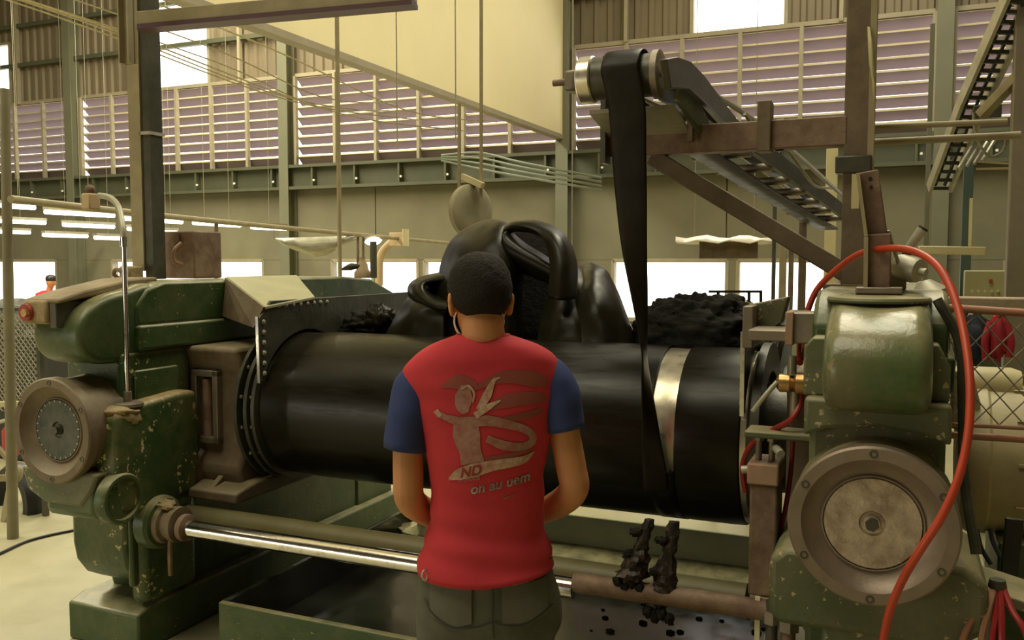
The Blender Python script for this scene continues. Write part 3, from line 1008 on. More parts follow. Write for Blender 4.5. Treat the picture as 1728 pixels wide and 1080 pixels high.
# clamps caked in rubber, standing on the guard bar
for k, (p, q, lab) in enumerate((((1062, 985), (1096, 876), 'left of the two rubber-caked scraper handles on the rusty bar'),
                                 ((1112, 1040), (1137, 880), 'right of the two rubber-caked scraper handles on the rusty bar'))):
    P, Q = at(*p, v=-.60), at(*q, v=-.60)
    t = thing('scraper_handle', lab, 'scraper', tuple(P), group=None)
    ax = Q - P
    rings = []
    rad = [.030, .042, .046, .044, .040, .030, .022, .022, .020, .019, .015] if k == 0 else [.012, .020, .034, .038, .038, .034, .024, .022, .024, .022, .016]
    for i in range(len(rad) * 2 - 1):
        x = i / (len(rad) * 2 - 2)
        j = min(int(i / 2), len(rad) - 2)
        rr_ = rad[j] + (rad[j + 1] - rad[j]) * (i / 2 - j)
        ring = []
        for m in range(14):
            a = 2 * math.pi * m / 14
            d = Vector((math.cos(a), math.sin(a) * .8, 0))
            n_ = 1 + .55 * noise.fractal(Vector((d.x * 2 + k * 7, d.y * 2, x * 16)), .8, 2.2, 4)
            ring.append(P + ax * x + d * rr_ * n_)
        rings.append(ring)
    part('handle', MB().loft(rings), mk('greasy_rubber_scraps', (.014, .010, .008), (.13, .06, .05), 42, .4, bump=.7, thr=(.5, .7)), t)
    for (x, off) in ((.80, -.03), (.47, -.028), (.05, -.035)):
        c_ = P + ax * x
        part('loose_scrap', MB().blob(c_ + Vector((off, -.01, 0)), (.022, .016, .014), .5, 2.0, 12, 8, seed=k + x), RUBROUGH, t)
    for m_ in range(4):
        part('loose_scrap', MB().blob(P + ax * .05 + Vector((-.035 + .024 * m_, -.02, -.012 * (m_ % 2))), (.017, .014, .02), .5, 2.4, 12, 8, seed=k * 3 + m_), RUBROUGH, t)


# ---------------------------------------------------------------- rubber on the rolls
def sheet_rows(rows, n1=7, n2=7, amp=0.0, freq=6.0, fold=None):
    P = [[at(x, y, v=v) for (x, y, v) in r_] for r_ in rows]
    P = [catmull(r_, n1) for r_ in P]
    cols = list(zip(*P))
    cols = [catmull(c, n2) for c in cols]
    rows2 = [list(r_) for r_ in zip(*cols)]
    if amp:
        for r_ in rows2:
            for p in r_:
                d = noise.fractal(p * freq, .8, 2.0, 3)
                p += Vector((0, -1, .4)) * amp * d
    if fold:
        for i, r_ in enumerate(rows2):
            for k, p in enumerate(r_):
                p += Vector((0, -1, .3)) * fold[0] * math.sin(k / (len(r_) - 1) * fold[1] * math.pi * 2 + i * .05)
    return rows2


def sheet(name, label, rows, thick=.03, base=None, mat=None, **kw):
    mb = MB().grid(sheet_rows(rows, **kw))
    return single(name, mb, mat or RUBSHINE, label, 'rubber sheet', solid=thick, sub=1, sharp=None, group='folded rubber sheets on the mill')


sheet('rubber_sheet', 'shiny black rubber sheet humped into a tall dome behind the worker', [
    [(736, 572, .14), (790, 574, -.01), (840, 574, -.02), (868, 574, .05), (880, 574, .2)],
    [(741, 510, .2), (790, 510, .03), (840, 510, .02), (866, 512, .08), (876, 510, .25)],
    [(745, 450, .28), (785, 445, .09), (835, 442, .06), (866, 446, .12), (880, 450, .3)],
    [(762, 408, .34), (800, 403, .18), (838, 400, .14), (858, 404, .20), (868, 408, .36)],
    [(798, 384, .42), (822, 377, .33), (844, 378, .28), (856, 384, .30), (862, 390, .42)],
    [(802, 388, .60), (824, 382, .58), (844, 382, .58), (856, 388, .58), (862, 394, .58)]], thick=.03, amp=.008, freq=4)
sheet('rubber_sheet', 'thick black rubber tongue arching over the dome and hanging down', [
    [(852, 394, .16), (866, 386, .15), (890, 389, .14), (910, 398, .12), (925, 415, .09), (931, 445, .05), (930, 475, .02), (929, 503, .0)],
    [(854, 386, .20), (870, 380, .19), (898, 381, .17), (924, 391, .14), (942, 410, .08), (950, 443, .03), (949, 477, .0), (947, 507, -.02)],
    [(858, 384, .34), (876, 378, .33), (904, 378, .31), (934, 388, .27), (957, 410, .22), (969, 444, .16), (970, 478, .11), (967, 505, .08)]], thick=.036)
lip = [(850, 396, .13), (853, 410, .12), (868, 424, .10), (892, 436, .085), (914, 448, .075), (932, 462, .07)]
sheet('rubber_sheet', 'lower lip of the rubber fold, curling below the hanging tongue', [
    [(862, 392, .36), (872, 402, .36), (890, 416, .35), (914, 430, .33), (938, 446, .31)],
    [(855, 391, .17), (862, 404, .15), (882, 420, .13), (906, 434, .12), (935, 452, .11)],
    [(849, 396, .12), (854, 412, .10), (880, 430, .085), (906, 444, .08), (935, 461, .08)],
    [(854, 424, .13), (862, 436, .12), (884, 446, .115), (908, 457, .11), (936, 471, .11)],
    [(866, 450, .25), (874, 456, .25), (890, 462, .25), (910, 470, .25), (940, 480, .25)]], thick=.02)
sheet('rubber_sheet', 'added dark backing sheet that shades the fold opening', [
    [(850, 392, .50), (880, 386, .52), (915, 390, .52), (945, 405, .5)],
    [(850, 470, .42), (880, 470, .42), (920, 470, .42), (968, 470, .42)],
    [(855, 575, .28), (890, 575, .28), (935, 575, .28), (985, 575, .28)]], thick=.03, mat=RUBROUGH)  # backing added in dark rubber so the fold opening looks shaded
sheet('rubber_sheet', 'short rubber flap tucked below the hanging tongue', [
    [(925, 500, .16), (945, 500, .12), (965, 502, .12), (985, 506, .16)],
    [(915, 540, .10), (945, 540, .04), (970, 540, .04), (995, 540, .10)],
    [(905, 592, .02), (940, 592, -.01), (970, 592, -.01), (1000, 592, .0)]], thick=.03, amp=.012, freq=6)
sheet('rubber_sheet', 'draped black rubber sheet with vertical folds right of the tongue', [
    [(962, 462, .66), (980, 452, .66), (1002, 450, .66), (1020, 462, .66), (1040, 500, .6)],
    [(964, 456, .40), (982, 459, .40), (1004, 456, .40), (1021, 462, .42), (1040, 498, .45)],
    [(966, 472, .24), (984, 480, .20), (1006, 478, .22), (1028, 486, .28), (1046, 512, .36)],
    [(964, 514, .12), (988, 520, .07), (1016, 520, .08), (1040, 524, .14), (1056, 540, .26)],
    [(958, 592, .01), (992, 592, -.01), (1030, 592, .0), (1056, 590, .04), (1072, 586, .14)]], thick=.03, fold=(.006, 2.5), amp=.012, freq=5)
sheet('rubber_sheet', 'low mound of black rubber at the left foot of the pile', [
    [(648, 576, .10), (685, 582, .02), (720, 584, .0), (752, 585, .0)],
    [(668, 538, .14), (698, 534, .05), (728, 536, .04), (752, 538, .05)],
    [(688, 506, .20), (710, 508, .13), (732, 514, .09), (754, 518, .09)],
    [(696, 490, .36), (714, 490, .36), (734, 490, .36), (754, 490, .36)]], thick=.03, amp=.008)
sheet('rubber_sheet', 'rubber curl with an open hollow at the left of the dome', [
    [(756, 532, .10), (728, 530, .12), (704, 518, .15), (690, 498, .20), (692, 480, .24), (712, 468, .26), (756, 458, .26)],
    [(756, 528, .04), (730, 524, .05), (708, 513, .08), (696, 495, .12), (700, 480, .16), (718, 471, .19), (756, 463, .20)],
    [(756, 518, .02), (734, 514, .03), (718, 504, .06), (709, 491, .10), (712, 480, .14), (726, 474, .17), (756, 470, .18)],
    [(756, 511, .08), (738, 507, .10), (725, 499, .12), (718, 489, .15), (721, 481, .18), (732, 477, .20), (756, 475, .21)],
    [(756, 506, .24), (742, 502, .26), (732, 496, .27), (727, 488, .28), (730, 483, .28), (738, 480, .28), (756, 480, .28)],
    [(756, 496, .34), (748, 494, .35), (742, 491, .35), (740, 488, .35), (742, 486, .35), (748, 485, .35), (756, 486, .35)]], thick=.012)

t = thing('rubber_stock', 'crumbly black rubber stock banked on the right of the nip', 'rubber mass', (1.8, .25, 1.3))
bk = MB().blob((1.79, .27, 1.34), (.275, .23, .158), .0, 1, 140, 90)
for p in bk.v:
    d_ = p - Vector((1.79, .27, 1.34))
    d_.x = .275 * math.copysign(min(1, abs(d_.x / .275)) ** .75, d_.x)
    d_.z = .158 * math.copysign(min(1, abs(d_.z / .158)) ** .8, d_.z)
    p.xyz = Vector((1.79, .27, 1.34)) + d_
    n_ = noise.fractal(p * 16, .9, 2.1, 6) * .030 + noise.fractal(p * 5, .9, 2.1, 2) * .03
    p += d_.normalized() * n_
part('mass', bk, RUBROUGH, t, sharp=None)
for k in range(12):
    p = Vector((rnd.uniform(1.58, 2.0), rnd.uniform(.05, .25), 0))
    p.z = 1.42 + rnd.uniform(-.05, .06) - .05 * abs(p.x - 1.78) / .25
    s_ = rnd.uniform(.012, .028)
    part('lump', MB().blob(p, (s_ * 1.2, s_, s_ * .9), .4, 2.2, 14, 10, seed=k * 1.3), RUBROUGH, t, sharp=None)
t = thing('rubber_scrap', 'small lump of black rubber by the left stock guide', 'rubber mass', (.19, .3, 1.3))
part('mass', MB().blob((.17, .33, 1.33), (.14, .12, .075), .35, 3.0, 40, 26, seed=9.1), RUBROUGH, t, sharp=None)
part('lump', MB().blob((.26, .25, 1.37), (.07, .06, .07), .35, 3.0, 24, 16, seed=2.1), RUBSHINE, t, sharp=None)

# strip of rubber peeled off the roll and carried up to the conveyor
PV, PZ, PR = -.25, 2.312, .083
rows = []
for k in range(7):
    a = R(60 - 25 * k) if False else R(40 + 140 * k / 6)
    v, z = PV + math.cos(a) * (PR + .008), PZ + math.sin(a) * (PR + .008)
    rows.append([Vector((1.547, v, z)), Vector((1.62, v, z)), Vector((1.692, v, z))])
for (y, l, r_, v, tw) in ((180, 1025, 1091, -.345, 0), (260, 1031, 1092, -.35, 0), (340, 1038, 1093, -.36, 0), (420, 1048, 1093, -.37, .01),
                          (500, 1064, 1094, -.375, .03), (560, 1076, 1093, -.38, .05), (600, 1083, 1092, -.385, .06), (640, 1082, 1098, -.39, .055),
                          (700, 1082, 1109, -.385, .03), (760, 1082, 1119, -.37, .01), (800, 1083, 1126, -.352, 0), (830, 1085, 1129, -.325, 0)):
    a, b = at(l, y, v=v - tw), at(r_, y, v=v + tw)
    rows.append([a, (a + b) / 2, b])
cols = [catmull(c, 4) for c in zip(*rows)]
single('rubber_strip', MB().grid([list(r_) for r_ in zip(*cols)]), STRIPM, 'long dark rubber strip hanging from the conveyor pulley down to the roll',
       'rubber strip', solid=.008, sub=1, sharp=None)

# ---------------------------------------------------------------- take-off conveyor and its frame
t = thing('takeoff_conveyor', 'greasy take-off conveyor sloping back from its head pulley above the mill', 'conveyor', (1.6, PV, PZ))
hp = part('head_pulley', MB().cyl((1.50, PV, PZ), (1.735, PV, PZ), .076, seg=40), DARKSTEEL, t)
part('flange', MB().lathe((1.445, PV, PZ), (1, 0, 0), [(.03, 0), (.078, 0), (.085, .006), (.085, .05), (.080, .055), (.03, .055)], 40), BARE, hp, 'bright worn flange')
part('flange', MB().lathe((1.722, PV, PZ), (1, 0, 0), [(.03, 0), (.086, 0), (.086, .022), (.078, .026), (.03, .026)], 40), DULLSTEEL, hp, 'worn flange')
part('axle', MB().cyl((1.335, PV, PZ), (1.83, PV, PZ), .0125, seg=14), RUST, t)
part('bearing', MB().bx(1.392, 1.435, PV - .045, PV + .05, PZ - .04, PZ + .035), DULLSTEEL, t, bevel=.01)
part('bearing', MB().bx(1.77, 1.815, PV - .075, PV + .03, PZ - .045, PZ + .035), GALV, t, bevel=.01)
END = at(1400, 368, Y=6.4)
S0 = Vector((1.60, PV, PZ))
D = END - S0
dn = D.normalized()
sx = Vector((1, 0, 0)) - dn * dn.x
sx.normalize()
upn = sx.cross(dn).normalized()
if upn.z < 0:
    upn = -upn


def cv(a, s, h):
    return S0 + D * a + sx * s + upn * h


nseg = 14
belt = []
for k in range(nseg + 1):
    belt.append([cv(k / nseg, -.08, .082 - .012 * math.sin(k * 1.1)), cv(k / nseg, .0, .075), cv(k / nseg, .08, .082 - .012 * math.sin(k * 1.1))])
part('belt', MB().grid(belt), STRIPM, t, solid=.012, sharp=None)
belt = [[cv(k / nseg, -.06, -.08 - .02 * math.sin(k / nseg * math.pi)), cv(k / nseg, .06, -.08 - .02 * math.sin(k / nseg * math.pi))] for k in range(nseg + 1)]
part('belt', MB().grid(belt), STRIPM, t, 'sagging return belt', solid=.012, sharp=None)
for s in (-.14, .14):
    part('side_rail', MB().bar(cv(.06, s, .0), cv(1.0, s, .0), .025, .09, up=upn), DARKSTEEL if s > 0 else BROWN, t)
    part('handrail', MB().tube([cv(.1, s, .06), cv(.3, s, .11), cv(.6, s, .12), cv(1.0, s, .1)], .013, 8), GALV, t)
for k in range(9):
    a = .12 + .1 * k
    part('idler', MB().cyl(cv(a, -.14, -.045), cv(a, .14, -.045), .022, seg=12), DULLSTEEL, t)
hood = [at(x, y, u=1.86) for x, y in ((1120, 100), (1140, 96), (1162, 104), (1185, 128), (1215, 168), (1246, 208), (1222, 214), (1190, 178), (1160, 150), (1128, 150))]
part('belt_hood', MB().prism([(p.y, p.z) for p in hood], 1.845, 1.87), DARKSTEEL, t, bevel=.004)
part('end_cheek', MB().bar(Vector((1.80, PV + .02, PZ - .05)), Vector((1.84, PV + .32, PZ - .16)), .02, .09), GREEN_PALE, t, bevel=.005)
part('drip_pan', MB().add([Vector(p) for p in [(1.46, PV + .05, PZ - .10), (1.78, PV + .05, PZ - .10), (1.80, PV + .34, PZ - .19), (1.48, PV + .34, PZ - .19),
                                               (1.46, PV + .05, PZ - .115), (1.78, PV + .05, PZ - .115), (1.80, PV + .34, PZ - .205), (1.48, PV + .34, PZ - .205)]],
                          [(0, 1, 2, 3), (7, 6, 5, 4), (0, 4, 5, 1), (1, 5, 6, 2), (2, 6, 7, 3), (3, 7, 4, 0)]), GALV, t)
part('loop_cable', MB().tube([cv(.25, .18, .07), cv(.35, .2, .0), cv(.45, .19, .06), cv(.6, .2, -.02), cv(.75, .19, .05)], .008, 6), WIRE, t)
part('leg', MB().bar(cv(.96, -.15, .0), Vector((cv(.96, -.15, 0).x, cv(.96, -.15, 0).y, 0)), .05, .05), BROWN, t)
part('leg', MB().bar(cv(.96, .15, .0), Vector((cv(.96, .15, 0).x, cv(.96, .15, 0).y, 0)), .05, .05), BROWN, t)

t = thing('conveyor_frame', 'rusty brown frame of post, beam and brace carrying the conveyor', 'frame', (2.39, 0, 1.56))
part('post', MB().bx(2.345, 2.435, -.0, .09, 1.55, 3.6), RUST if False else BROWN, t, bevel=.006)
part('post_flange', MB().bx(2.425, 2.445, -.02, .11, 1.56, 3.6), PIPEM, t)
part('beam', MB().bx(1.44, 2.36, .0, .08, 2.06, 2.165), RUST, t, bevel=.005)
part('stub', MB().bx(2.045, 2.095, -.02, .06, 2.05, 2.235), BROWN, t, bevel=.004)
part('stub', MB().bx(2.10, 2.14, .02, .10, 2.06, 2.17), DARKSTEEL, t, bevel=.004)
part('brace', MB().bar((1.64, .04, 2.055), (2.37, .04, 1.60), .06, .065), BROWN, t, bevel=.005)
part('hanger_plate', MB().bx(1.455, 1.475, -.05, .02, 2.03, 2.30), DARKSTEEL, t)
part('hanger_plate', MB().bx(1.50, 1.53, -.02, .06, 2.00, 2.29), BROWN, t)
part('hanger_plate', MB().bx(1.79, 1.81, -.03, .05, 2.10, 2.30), BROWN, t)
part('foot_plate', MB().bx(2.29, 2.47, -.06, .16, 1.548, 1.565), BROWN, t)
part('clamp', MB().bx(2.32, 2.44, -.03, .06, 1.96, 2.02), DARKSTEEL, t, bevel=.005)
single('paper_strip', MB().grid([[at(1464, 45, v=-.03), at(1468, 45, v=-.03)], [at(1465, 75, v=-.04), at(1472, 75, v=-.05)], [at(1467, 110, v=-.04), at(1474, 110, v=-.05)],
                                 [at(1472, 140, v=-.04), at(1478, 140, v=-.03)], [at(1474, 172, v=-.05), at(1478, 172, v=-.05)]]), CREAM,
       'torn pale strip stuck to the conveyor post', 'strip', solid=.003, sharp=None)
for k, (p, q) in enumerate((((1440, 216), (1700, 205)), ((1440, 242), (1722, 228)))):
    single('service_pipe', MB().tube([at(*p, v=.14 + .05 * k), at(*q, v=.14 + .05 * k)], .011 + .003 * k, 10, smooth=0), PIPEM,
           ['upper', 'lower'][k] + ' of two dusty yellow pipes running right from the conveyor post', 'pipe', group='service pipes')

t = thing('control_lever', 'rusty channel lever standing on the right bearing cap', 'lever', (2.48, -.55, 1.56))
part('channel', MB().bar((2.483, -.52, 1.56), (2.479, -.52, 1.73), .07, .045, up=(0, 1, 0)), RUST, t, bevel=.005)
part('upper_arm', MB().bar((2.479, -.50, 1.70), (2.445, -.50, 1.918), .058, .03, up=(0, 1, 0)), RUST, t, bevel=.004)
part('rib', MB().bar((2.448, -.54, 1.57), (2.446, -.54, 1.72), .012, .05, up=(0, 1, 0)).bar((2.446, -.54, 1.72), (2.418, -.53, 1.91), .010, .04, up=(0, 1, 0)), PIPEM, t)
part('side_plate', MB().bx(2.398, 2.42, -.47, -.45, 1.81, 1.915), CREAM, t)
part('foot', MB().bx(2.42, 2.55, -.57, -.47, 1.552, 1.572), DULLSTEEL, t, bevel=.004)
part('bolt_hole', MB().cyl((2.452, -.517, 1.895), (2.452, -.510, 1.895), .006, seg=8), BLACK, t)
part('bolt_hole', MB().cyl((2.455, -.517, 1.87), (2.455, -.510, 1.87), .005, seg=8), BLACK, t)
part('tie_rod', MB().tube([(2.505, -.50, 1.74), (2.53, -.47, 1.66), (2.545, -.45, 1.60)], .006, 6), GALV, t)
t = thing('limit_switch', 'grey cylindrical switch with tilted black-tipped handle on the right cap', 'switch', (2.57, -.4, 1.56))
part('body', MB().lathe((2.53, -.42, 1.635), (.8, -.5, -.2), [(.02, 0), (.036, .004), (.040, .02), (.040, .06), (.036, .075), (.012, .08), (.012, .10)], 24), GALV, t)
part('bracket', MB().bx(2.50, 2.56, -.44, -.38, 1.56, 1.62), DULLSTEEL, t, bevel=.006)
hd = part('handle', MB().tube([(2.555, -.42, 1.665), (2.565, -.42, 1.69), (2.60, -.42, 1.745)], [.010, .013, .016], 10), GALV, t)
part('grip_end', MB().cyl((2.60, -.42, 1.744), (2.604, -.42, 1.750), .0155, seg=12).cyl((2.552, -.42, 1.655), (2.56, -.42, 1.675), .014, seg=12), BLACK, hd)

single('bell_cover', MB().lathe(at(1572, 512, v=-.30), (-.35, 0, 1), [(.03, 0), (.055, .01), (.06, .035), (.035, .06), (.02, .075)], 24), GALV, 'pale bell-shaped cover behind the right bearing cap', 'cover')

# air hoses
hose = [(1350, 612, -.53), (1353, 575, -.40), (1360, 535, -.36), (1378, 490, -.36), (1412, 455, -.40), (1452, 428, -.48), (1500, 419, -.58), (1545, 425, -.66), (1583, 450, -.74), (1610, 500, -.82),
        (1628, 570, -.90), (1637, 650, -.97), (1634, 730, -1.02), (1618, 805, -1.06), (1590, 870, -1.08), (1555, 925, -1.08), (1525, 975, -1.06), (1502, 1030, -1.04), (1490, 1090, -1.02), (1486, 1160, -1.0)]
single('air_hose', MB().tube([at(x, y, v=v) for x, y, v in hose], .0105, 10), REDH, 'long orange red air hose arching over the right housing', 'hose')
single('air_hose', MB().tube([at(x, y, v=v) for x, y, v in ((1352, 655, -.57), (1350, 682, -.58), (1335, 708, -.60), (1308, 724, -.56), (1282, 738, -.52), (1262, 760, -.50), (1253, 790, -.48), (1258, 830, -.46))], .0095, 8), DREDH,
       'short dark red hose curling from the brass valve behind the rail block', 'hose')
single('air_hose', MB().tube([at(x, y, v=v) for x, y, v in ((1338, 745, -.50), (1334, 800, -.51), (1325, 860, -.52), (1316, 900, -.52))], .0075, 8), DREDH, 'thin dark red hose hanging beside the round flange', 'hose')
t = thing('hose_bundle', 'bundle of red hoses fanning down at the lower right', 'hoses', (2.86, -.72, 0))
for k, (p, m, q) in enumerate((((1676, 990), (1650, 1030), (1622, 1092)), ((1680, 988), (1668, 1030), (1655, 1092)), ((1688, 988), (1690, 1030), (1690, 1092)),
                               ((1692, 990), (1708, 1030), (1735, 1085)), ((1684, 990), (1680, 1040), (1674, 1092)))):
    part('hose', MB().tube([at(*p, v=-.72), at(*m, v=-.78), at(*q, v=-.82), at(q[0], q[1] + 130, v=-.82)], .0085, 8), REDPIPE if k in (0, 1) else DREDH, t)
part('tie', MB().lathe(at(1683, 990, v=-.72) + Vector((0, 0, -.01)), (0, 0, 1), [(.02, 0), (.024, .01), (.02, .03)], 12), DARKSTEEL, t)

# right: motor, guard, small things
t = thing('drive_motor', 'big cream drum of the drive unit right of the mill', 'motor', (3.3, .5, .6))
part('drum', MB().lathe((2.80, .5, .88), (1, 0, 0), [(.10, -.04), (.27, -.03), (.29, .0), (.292, .06), (.284, .07), (.284, 1.6), (.2, 1.65)], 48), MOTORM, t)
part('top_cylinder', MB().lathe((2.745, .5, 1.155), (1, 0, 0), [(.06, 0), (.08, .01), (.082, .2), (.07, .235), (.03, .24)], 28), CREAM, t)
eb = part('end_bracket', MB().prism([(2.73, 1.02), (2.735, 1.24), (2.80, 1.24), (2.83, 1.12), (2.80, 1.0)], .30, .40, 'uz'), MOTORM, t, bevel=.01)
part('hole', MB().cyl((2.765, .296, 1.11), (2.765, .302, 1.11), .012, seg=12), BLACK, eb)
for k in range(10):
    a = R(-60 + 300 * k / 9)
    part('fin', MB().bar((2.95, .5 + math.cos(a) * .286, .88 + math.sin(a) * .286), (4.3, .5 + math.cos(a) * .286, .88 + math.sin(a) * .286), .01, .014, up=(0, math.cos(a), math.sin(a))), MOTORM, t)
part('foot', MB().bx(2.9, 4.2, .25, .75, .0, .62), GREEN, t, bevel=.01)
single('red_pipe', MB().tube([at(1604, 734, v=-.2), at(1740, 742, v=-.2), at(1900, 750, v=-.2)], .012, 10, smooth=0), REDPIPE, 'red oxide pipe crossing in front of the cream drum', 'pipe')

t = thing('mesh_guard', 'chain link guard panel with pink rails right of the mill', 'fence', (2.8, -.2, 1.0))
part('top_rail', MB().tube([at(1590, 519, v=-.2), at(1745, 529, v=-.2), at(1900, 538, v=-.2)], .013, 10, smooth=0), REDPIPE, t)
part('end_post', MB().bar(at(1597, 515, v=-.2), at(1597, 625, v=-.2), .02, .02), REDPIPE, t)
part('bottom_rail', MB().tube([at(1600, 716, v=-.21), at(1760, 724, v=-.21), at(1900, 732, v=-.21)], .007, 8, smooth=0), REDPIPE, t)
cw = MB()
a0, b0 = at(1600, 525, v=-.2), at(1600, 716, v=-.2)
for k in range(-4, 12):
    for s in (1, -1):
        pts = []
        H_ = a0.z - b0.z
        u_ = a0.x + .075 * k
        L_ = H_ * .85
        x0, x1 = (u_, u_ + L_) if s > 0 else (u_ + L_, u_)
        p, q = Vector((x0, -.2 + .002 * s, b0.z)), Vector((x1, -.2 + .002 * s, a0.z))
        lim0, lim1 = a0.x, a0.x + .55
        # clip to the panel
        d = q - p
        ta, tb = 0.0, 1.0
        for lim, sg in ((lim0, 1), (lim1, -1)):
            den = d.x
            if abs(den) < 1e-9:
                continue
            tt = (lim - p.x) / den
            if (den > 0) == (sg > 0):
                ta = max(ta, tt)
            else:
                tb = min(tb, tt)
        if tb - ta > .02:
            cw.cyl(p + d * ta, p + d * tb, .0024, seg=5, caps=False)
part('chain_link', cw, WIRE, t)
single('guard_beam', MB().bar(at(1600, 512, v=.15), at(1790, 516, v=.15), .10, .05), mk('pinkish_dusty_beam', (.42, .32, .22), (.34, .27, .18), 12, .7, bump=.4), 'dusty pinkish beam behind the top of the chain link guard', 'beam', bevel=.006)
t = thing('hung_jacket', 'red jacket hung behind the chain link guard', 'jacket', at(1684, 560, Y=4.4))
jm = mk('red_cloth', (.40, .02, .03), (.32, .015, .03), 6, .8)
c_ = at(1684, 568, Y=4.4)
part('body', MB().blob(c_, (.04, .04, .12), .25, 2.2, 24, 18, seed=5), jm, t)
part('sleeve', MB().tube([c_ + Vector((-.03, 0, .07)), c_ + Vector((-.055, -.01, -.02)), c_ + Vector((-.05, -.01, -.12))], [.022, .02, .018], 10), jm, t)
part('sleeve', MB().tube([c_ + Vector((.03, 0, .07)), c_ + Vector((.055, -.01, -.02)), c_ + Vector((.05, -.01, -.10))], [.022, .02, .018], 10), jm, t)
part('peg', MB().cyl(c_ + Vector((0, .06, .13)), c_ + Vector((0, -.02, .14)), .008, seg=8), DULLSTEEL, t)
c_ = at(1640, 575, Y=4.5)
t = thing('dark_bag', 'dark blue bag hung left of the red jacket', 'bag', c_)
part('body', MB().blob(c_, (.085, .05, .13), .3, 2, 24, 18, seed=8), mk('dark_blue_cloth', (.02, .025, .04), None, 5, .8), t)
part('strap', MB().tube([c_ + Vector((-.05, 0, .10)), c_ + Vector((0, 0, .17)), c_ + Vector((.05, 0, .10))], .008, 6), BLACK, t)
t = thing('machine_cabinet', 'dull olive machine cabinet behind the chain link guard', 'cabinet', (3.1, 2.6, 0))
part('body', MB().bx(2.95, 4.4, 2.6, 3.1, 0, 1.36), PLATEG, t, bevel=.01)
part('door', MB().bx(3.0, 3.6, 2.585, 2.6, .2, 1.3), BEAMG, t, bevel=.004)
t = thing('hose_reel', 'black curved cables hanging at the lower right edge', 'cables', (2.85, 0, 0))
for k, (p, m, q) in enumerate((((1648, 893), (1656, 925), (1672, 952)), ((1671, 893), (1676, 915), (1690, 942)), ((1628, 930), (1638, 948), (1654, 960)))):
    part('cable', MB().tube([at(*p, v=-.1), at(*m, v=-.12), at(*q, v=-.15)], .0075, 6), BLACK, t)
single('rubber_apron', MB().bar(at(1712, 875, v=-.3), at(1700, 1000, v=-.3), .05, .02, up=(0, 1, 0)), BLACK, 'black rubber flap at the lower right edge', 'flap', bevel=.004)
single('floor_plate', MB().bar(at(1640, 975, v=-.55), at(1745, 1010, v=-.55), .22, .03), GREEN_PALE, 'dusty green plate sloping at the lower right edge', 'plate', bevel=.005)

# far right background
t = thing('cable_ladder', 'steep cable ladder rising to the top right corner', 'ladder', at(1570, 310, Y=5.4))
la = [at(1568, 318, Y=5.6), at(1622, 170, Y=5.1), at(1702, -15, Y=4.6)]
lb = [at(1602, 318, Y=5.6), at(1664, 170, Y=5.1), at(1754, -15, Y=4.6)]
for L_ in (la, lb):
    part('side_rail', MB().bar(L_[0], L_[1], .02, .075).bar(L_[1], L_[2], .02, .075), GALV, t)
for k in range(22):
    x = k / 21
    i = 0 if x < .46 else 1
    y = x / .46 if i == 0 else (x - .46) / .54
    p, q = la[i].lerp(la[i + 1], y), lb[i].lerp(lb[i + 1], y)
    part('rung', MB().bar(p, q, .03, .02), DARKSTEEL, t)
for k in range(3):
    o = Vector((.03 * k, 0, .02))
    part('cable', MB().tube([la[0].lerp(lb[0], .3 + .2 * k) + o, la[1].lerp(lb[1], .3 + .2 * k) + o, la[2].lerp(lb[2], .3 + .2 * k) + o], .010, 6, smooth=0), BLACK, t)
p = at(1712, 540, Y=4.7)
t = thing('steel_post', 'brownish upright steel post at the right picture edge', 'post', (p.x, p.y, 0))
part('post', MB().bx(p.x - .05, p.x + .05, p.y - .05, p.y + .05, 0, 3.4), mk('post_paint', (.24, .2, .13), (.19, .16, .11), 5, .6), t, bevel=.006)
part('base_plate', MB().bx(p.x - .1, p.x + .1, p.y - .1, p.y + .1, 0, .015), DULLSTEEL, t)
single('diagonal_pipe', MB().bar(at(1655, 195, Y=4.9), at(1760, 85, Y=4.6), .06, .05), PIPEM, 'dusty diagonal strut between ladder and edge post', 'strut', bevel=.005)
t = thing('pipe_rack', 'small rack of pipe ends and cables hung under the cable ladder', 'rack', at(1660, 270, Y=5.2))
c0 = at(1665, 190, Y=5.0)
part('box', MB().box(c0, (.14, .1, .07)), DARKSTEEL, t, bevel=.005)
for k in range(4):
    p = at(1618 + 13 * k, 284 - k * 4, Y=5.2)
    q = at(1640 + 13 * k, 248 - k * 4, Y=5.25)
    part('pipe_end', MB().cyl(p, q, .011, seg=8), GALV, t)
part('loop', MB().tube([at(1642, 190, Y=4.95), at(1648, 232, Y=4.95), at(1668, 263, Y=4.95), at(1692, 255, Y=4.95), at(1700, 225, Y=4.95)], .008, 6), WIRE, t)
part('arm', MB().bar(at(1650, 273, Y=5.2), at(1705, 276, Y=5.0), .012, .012).bar(at(1648, 285, Y=5.2), at(1705, 284, Y=5.0), .012, .012), PIPEM, t)
p = at(1627, 505, Y=6.2)
t = thing('teal_post', 'dark teal post with a pale tube behind the right housing', 'post', (p.x, p.y, 0))
part('post', MB().bx(p.x - .032, p.x + .032, p.y - .03, p.y + .03, 0, 2.35), TEAL, t, bevel=.004)
part('tube', MB().bx(p.x + .01, p.x + .03, p.y - .05, p.y - .032, 1.75, 2.08), CREAM, t)
single('pale_board', MB().bar(at(1550, 422, Y=6.0), at(1662, 424, Y=5.9), .05, .055), CREAM, 'pale horizontal board behind the teal post', 'board', bevel=.004)
t = thing('electric_box', 'yellowish electric box with a row of dots beyond the guard', 'electric box', at(1663, 500, Y=5.6))
c0 = at(1664, 482, Y=5.6)
part('body', MB().box(c0, (.25, .12, .19)), mk('box_paint', (.36, .33, .16), None, 5, .6), t, bevel=.006)
